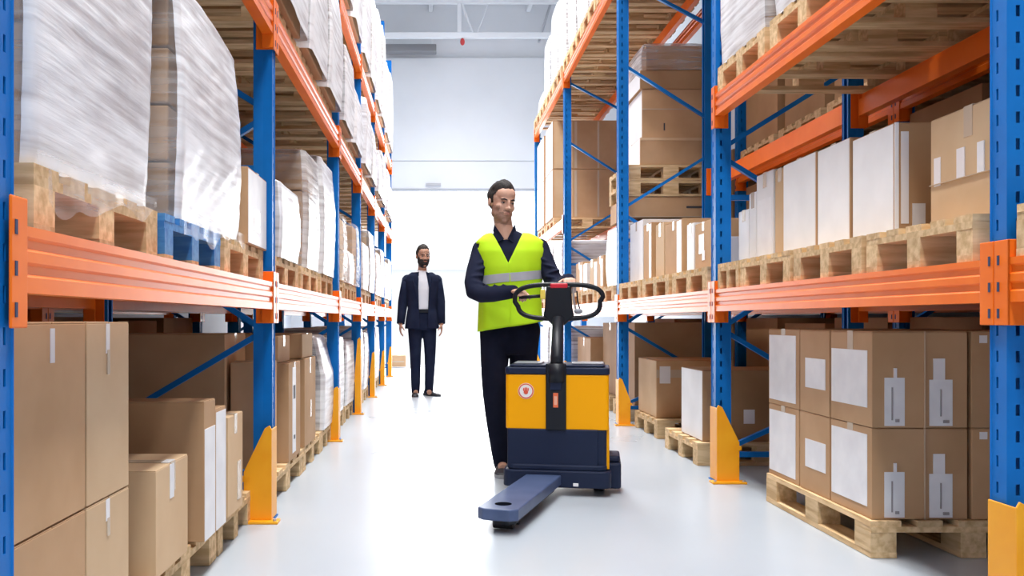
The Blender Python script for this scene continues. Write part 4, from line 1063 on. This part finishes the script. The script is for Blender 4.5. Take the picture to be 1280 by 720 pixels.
# ---- man in the dark suit
def suit_man():
    root = empty('person', (-.20, 11.25, 0), R(4))
    tag(root, 'bearded man in a dark suit and white shirt standing near the bright dock door', 'person')
    K = 1.03
    Rm = Matrix.Rotation(R(14), 3, 'Z') @ Matrix.Rotation(R(4), 3, 'X')
    hc = V(.01, -.035, 1.655)*K; hs = 1.03*K
    def P(x, y, z): return V(x, y, z)*K
    rs, re, rw = P(-.172,0,1.37), P(-.225,.02,1.12), P(-.255,-.05,.865)
    ls, le, lw = P(.172,0,1.37), P(.218,.02,1.12), P(.225,-.05,.865)
    rh, rk, ra = P(-.085,0,.90), P(-.080,-.02,.48), P(-.075,.02,.10)
    lh, lk, la = P(.085,0,.90), P(.095,.0,.48), P(.085,.06,.10)
    tors = [(z*K,cx*K,cy*K,rx*K,ry*K) for z,cx,cy,rx,ry in [(.80,0,0,.150,.105),(.90,0,0,.160,.110),(1.02,0,-.005,.142,.098),(1.14,0,-.008,.150,.103),(1.26,0,-.01,.168,.112),(1.36,0,-.01,.176,.106),(1.42,0,-.008,.155,.090),(1.46,0,-.005,.105,.066),(1.485,0,-.005,.064,.056)]]
    b = MB(); srings(b, [(z,cx,cy,rx*.93,ry*.93) for z,cx,cy,rx,ry in tors])
    b.tube([P(0,0,1.44), P(.004,-.006,1.52), P(.008,-.018,1.60)], [.058*K,.052*K,.052*K], 18)
    head(b, hc, Rm, hs)
    limb(b, [rs, re, rw], [.045,.036,.026]); limb(b, [ls, le, lw], [.045,.036,.026])
    hand(b, rw, (-.05,-.12,-1), (1,.1,0), (.1,-1,.1), .35, 1.0); hand(b, lw, (.05,-.12,-1), (-1,.1,0), (-.1,-1,.1), .35, 1.0)
    limb(b, [rh, rk, ra, ra+V(0,0,-.05)], [.075,.050,.036,.036]); limb(b, [lh, lk, la, la+V(0,0,-.05)], [.075,.050,.036,.036])
    for a_ in (ra, la): b.tube([a_+V(0,.02,-.045), a_+V(0,-.10,-.06)], [.03,.03], 12)
    bake(b, .006, M['skin2'], 3, 'body', root)
    head_parts(root, hc, Rm, hs, beard=2, hair_top=.02)
    t = MB(); srings(t, [(z,cx,cy,rx*.985,ry*.985) for z,cx,cy,rx,ry in tors if z > 1.0*K])
    t.tube([P(0,0,1.44), P(.003,-.004,1.492)], [.064*K,.060*K], 24)
    bake(t, .008, M['white_shirt'], 3, 'dress_shirt', root)
    t = MB(); srings(t, [(.79*K,0,0,.155*K,.105*K),(.86*K,0,0,.165*K,.112*K),(.95*K,0,0,.152*K,.106*K),(1.0*K,0,0,.146*K,.102*K)])
    limb(t, [rh+V(0,0,-.02), rk, ra+V(0,0,-.05)], [.096,.068,.054]); limb(t, [lh+V(0,0,-.02), lk, la+V(0,0,-.05)], [.096,.068,.054])
    bake(t, .009, M['suit'], 4, 'trousers', root)
    MB().prism(rrect(.158*K,.112*K,.09*K,6), 'z', .990*K, 1.030*K).build('belt', M['black'], root)
    # jacket: open shell plus sleeves
    mb = MB(); n = 96; zs = [(.80+.0125*i)*K for i in range(54)]
    vs = [(.78*K,0,0,.200*K,.140*K),(.90*K,0,0,.190*K,.134*K),(1.04*K,0,0,.166*K,.116*K),(1.14*K,0,-.005,.172*K,.118*K),(1.26*K,0,-.01,.188*K,.126*K),(1.36*K,0,-.01,.198*K,.120*K),(1.42*K,0,-.008,.182*K,.104*K),(1.455*K,0,-.005,.135*K,.082*K),(1.485*K,0,-.005,.085*K,.068*K)]
    rings = []
    for z in zs:
        z_, cx, cy, rx, ry = interp(vs, z)
        rings.append([V(cx+math.copysign(abs(math.cos(a))**(2/2.4), math.cos(a))*rx, cy+math.copysign(abs(math.sin(a))**(2/2.4), math.sin(a))*ry, z) for a in [2*math.pi*k/n for k in range(n)]])
    def gap(z):
        z = z/K
        if z < 1.05: return .062+.05*max(0,(.95-z))*2
        return .060+.022*(z-1.05)
    for i in range(len(rings)-1):
        for k in range(n):
            q = [rings[i][k], rings[i][(k+1)%n], rings[i+1][(k+1)%n], rings[i+1][k]]
            m = sum(q, Vector())/4
            if m.z > 1.475*K: continue
            mb.quad(q)
    for sh, el, wr in ((rs,re,rw),(ls,le,lw)): 
        mb.tube([sh+V(0,0,.02), sh.lerp(el,.5), el, el.lerp(wr,.5), wr+V(0,0,.0)], [.060*K,.060*K,.054*K,.047*K,.043*K], 18)
        mb.ell(sh+V(0,0,.0), (.061*K,.061*K,.066*K))
    jk = mb.build('jacket', M['suit'], root, smooth=True)
    bm = bmesh.new(); bm.from_mesh(jk.data); bmesh.ops.remove_doubles(bm, verts=bm.verts, dist=1e-4); bmesh.ops.recalc_face_normals(bm, faces=bm.faces)
    for sx in (-1, 1):
        bmesh.ops.bisect_plane(bm, geom=bm.verts[:]+bm.edges[:]+bm.faces[:], plane_co=V(.012+sx*.056,0,1.05*K), plane_no=V(1,0,-sx*.03), dist=1e-5)
    bmesh.ops.delete(bm, geom=[f for f in bm.faces if f.calc_center_median().y < -.02 and abs(f.calc_center_median().x-.012) < .056+.03*(f.calc_center_median().z-1.05*K)], context='FACES')
    bm.to_mesh(jk.data); bm.free()
    jk.data.polygons.foreach_set('use_smooth', [True]*len(jk.data.polygons))
    so = jk.modifiers.new('s','SOLIDIFY'); so.thickness = .006; so.offset = 1
    for sx in (-1, 1):
        q = MB(); x0 = .012+sx*.060*K
        q.quad([V(x0,-.128*K,1.10*K), V(x0+sx*.002,-.140*K,1.28*K), V(.0+sx*.040*K,-.075*K,1.475*K), V(sx*.085*K,-.085*K,1.455*K), V(sx*.115*K,-.140*K,1.36*K), V(sx*.100*K,-.143*K,1.30*K)])
        l_ = q.build('lapel', M['suit'], jk); so = l_.modifiers.new('s','SOLIDIFY'); so.thickness = .004
    for a_, yw in ((ra,R(-6)),(la,R(38))): shoe(root, None, (a_.x, a_.y, 0), yaw=yw)
suit_man()

# ------------------------------------------------------------------ light and camera
def area(name, loc, sx, sy, e, col=(1,1,1), rot=(0,0,0)):
    l = bpy.data.lights.new(name, 'AREA'); l.shape = 'RECTANGLE'; l.size = sx; l.size_y = sy; l.energy = e; l.color = col
    o = bpy.data.objects.new(name, l); COL.objects.link(o); o.location = loc; o.rotation_euler = rot; return o
M['lamp'] = plain('lit diffuser', (.9,.9,.9), .5, emit=(.96,.98,1.0), es=6)
for k, y in enumerate((-2.5, 1.0, 4.5, 8.0, 11.5, 15.0)):
    t = empty('high_bay_lamp', (.40, y, 6.72)); tag(t, 'long white high bay lamp above the aisle, %s from the camera' % ORD[k], 'lamp', 'high bay lamps')
    MB().box(-.45,.45,-1.1,1.1,.03,.12).build('housing', M['white_paint'], t, bevel=.01)
    MB().box(-.42,.42,-1.07,1.07,.015,.029).build('diffuser', M['lamp'], t)
    for yy in (-.9, .9): MB().tube([(0,yy,.12),(0,yy,.60)], .006, 6).build('hanger', M['steel'], t)
    ll = area('lamp_light', (.40, y, 6.72), .9, 2.2, LAMP_E, (1.0,.99,.97)); ll.data.spread = R(125)
w = bpy.data.worlds.new('sky'); SC.world = w; w.use_nodes = True
bg = w.node_tree.nodes['Background']; bg.inputs[0].default_value = (.93,.965,1.0,1); bg.inputs[1].default_value = SKY_E
# daylight coming in through the dock door
area('door_daylight', ((OX0+OX1)/2, WY1+.8, 1.9), OX1-OX0, 3.3, DOOR_E, (.95,.975,1.0), (R(-90),0,0))
cam = bpy.data.cameras.new('camera'); co = bpy.data.objects.new('camera', cam); COL.objects.link(co); SC.camera = co
co.location = (0,0,H); co.rotation_euler = (R(90),0,0)
cam.sensor_width = 36; cam.lens = 36*F/1280
cam.shift_x = (640-548)/1280; cam.shift_y = (400-360)/1280
cam.clip_start = .05; cam.clip_end = 200
SC.view_settings.view_transform = 'Standard'; SC.view_settings.look = 'None'; SC.view_settings.gamma = 1
SC.view_settings.use_curve_mapping = False; SC.view_settings.exposure = EXPO
SC.cycles.max_bounces = 7; SC.cycles.diffuse_bounces = 4; SC.cycles.transparent_max_bounces = 10; SC.cycles.sample_clamp_indirect = 4
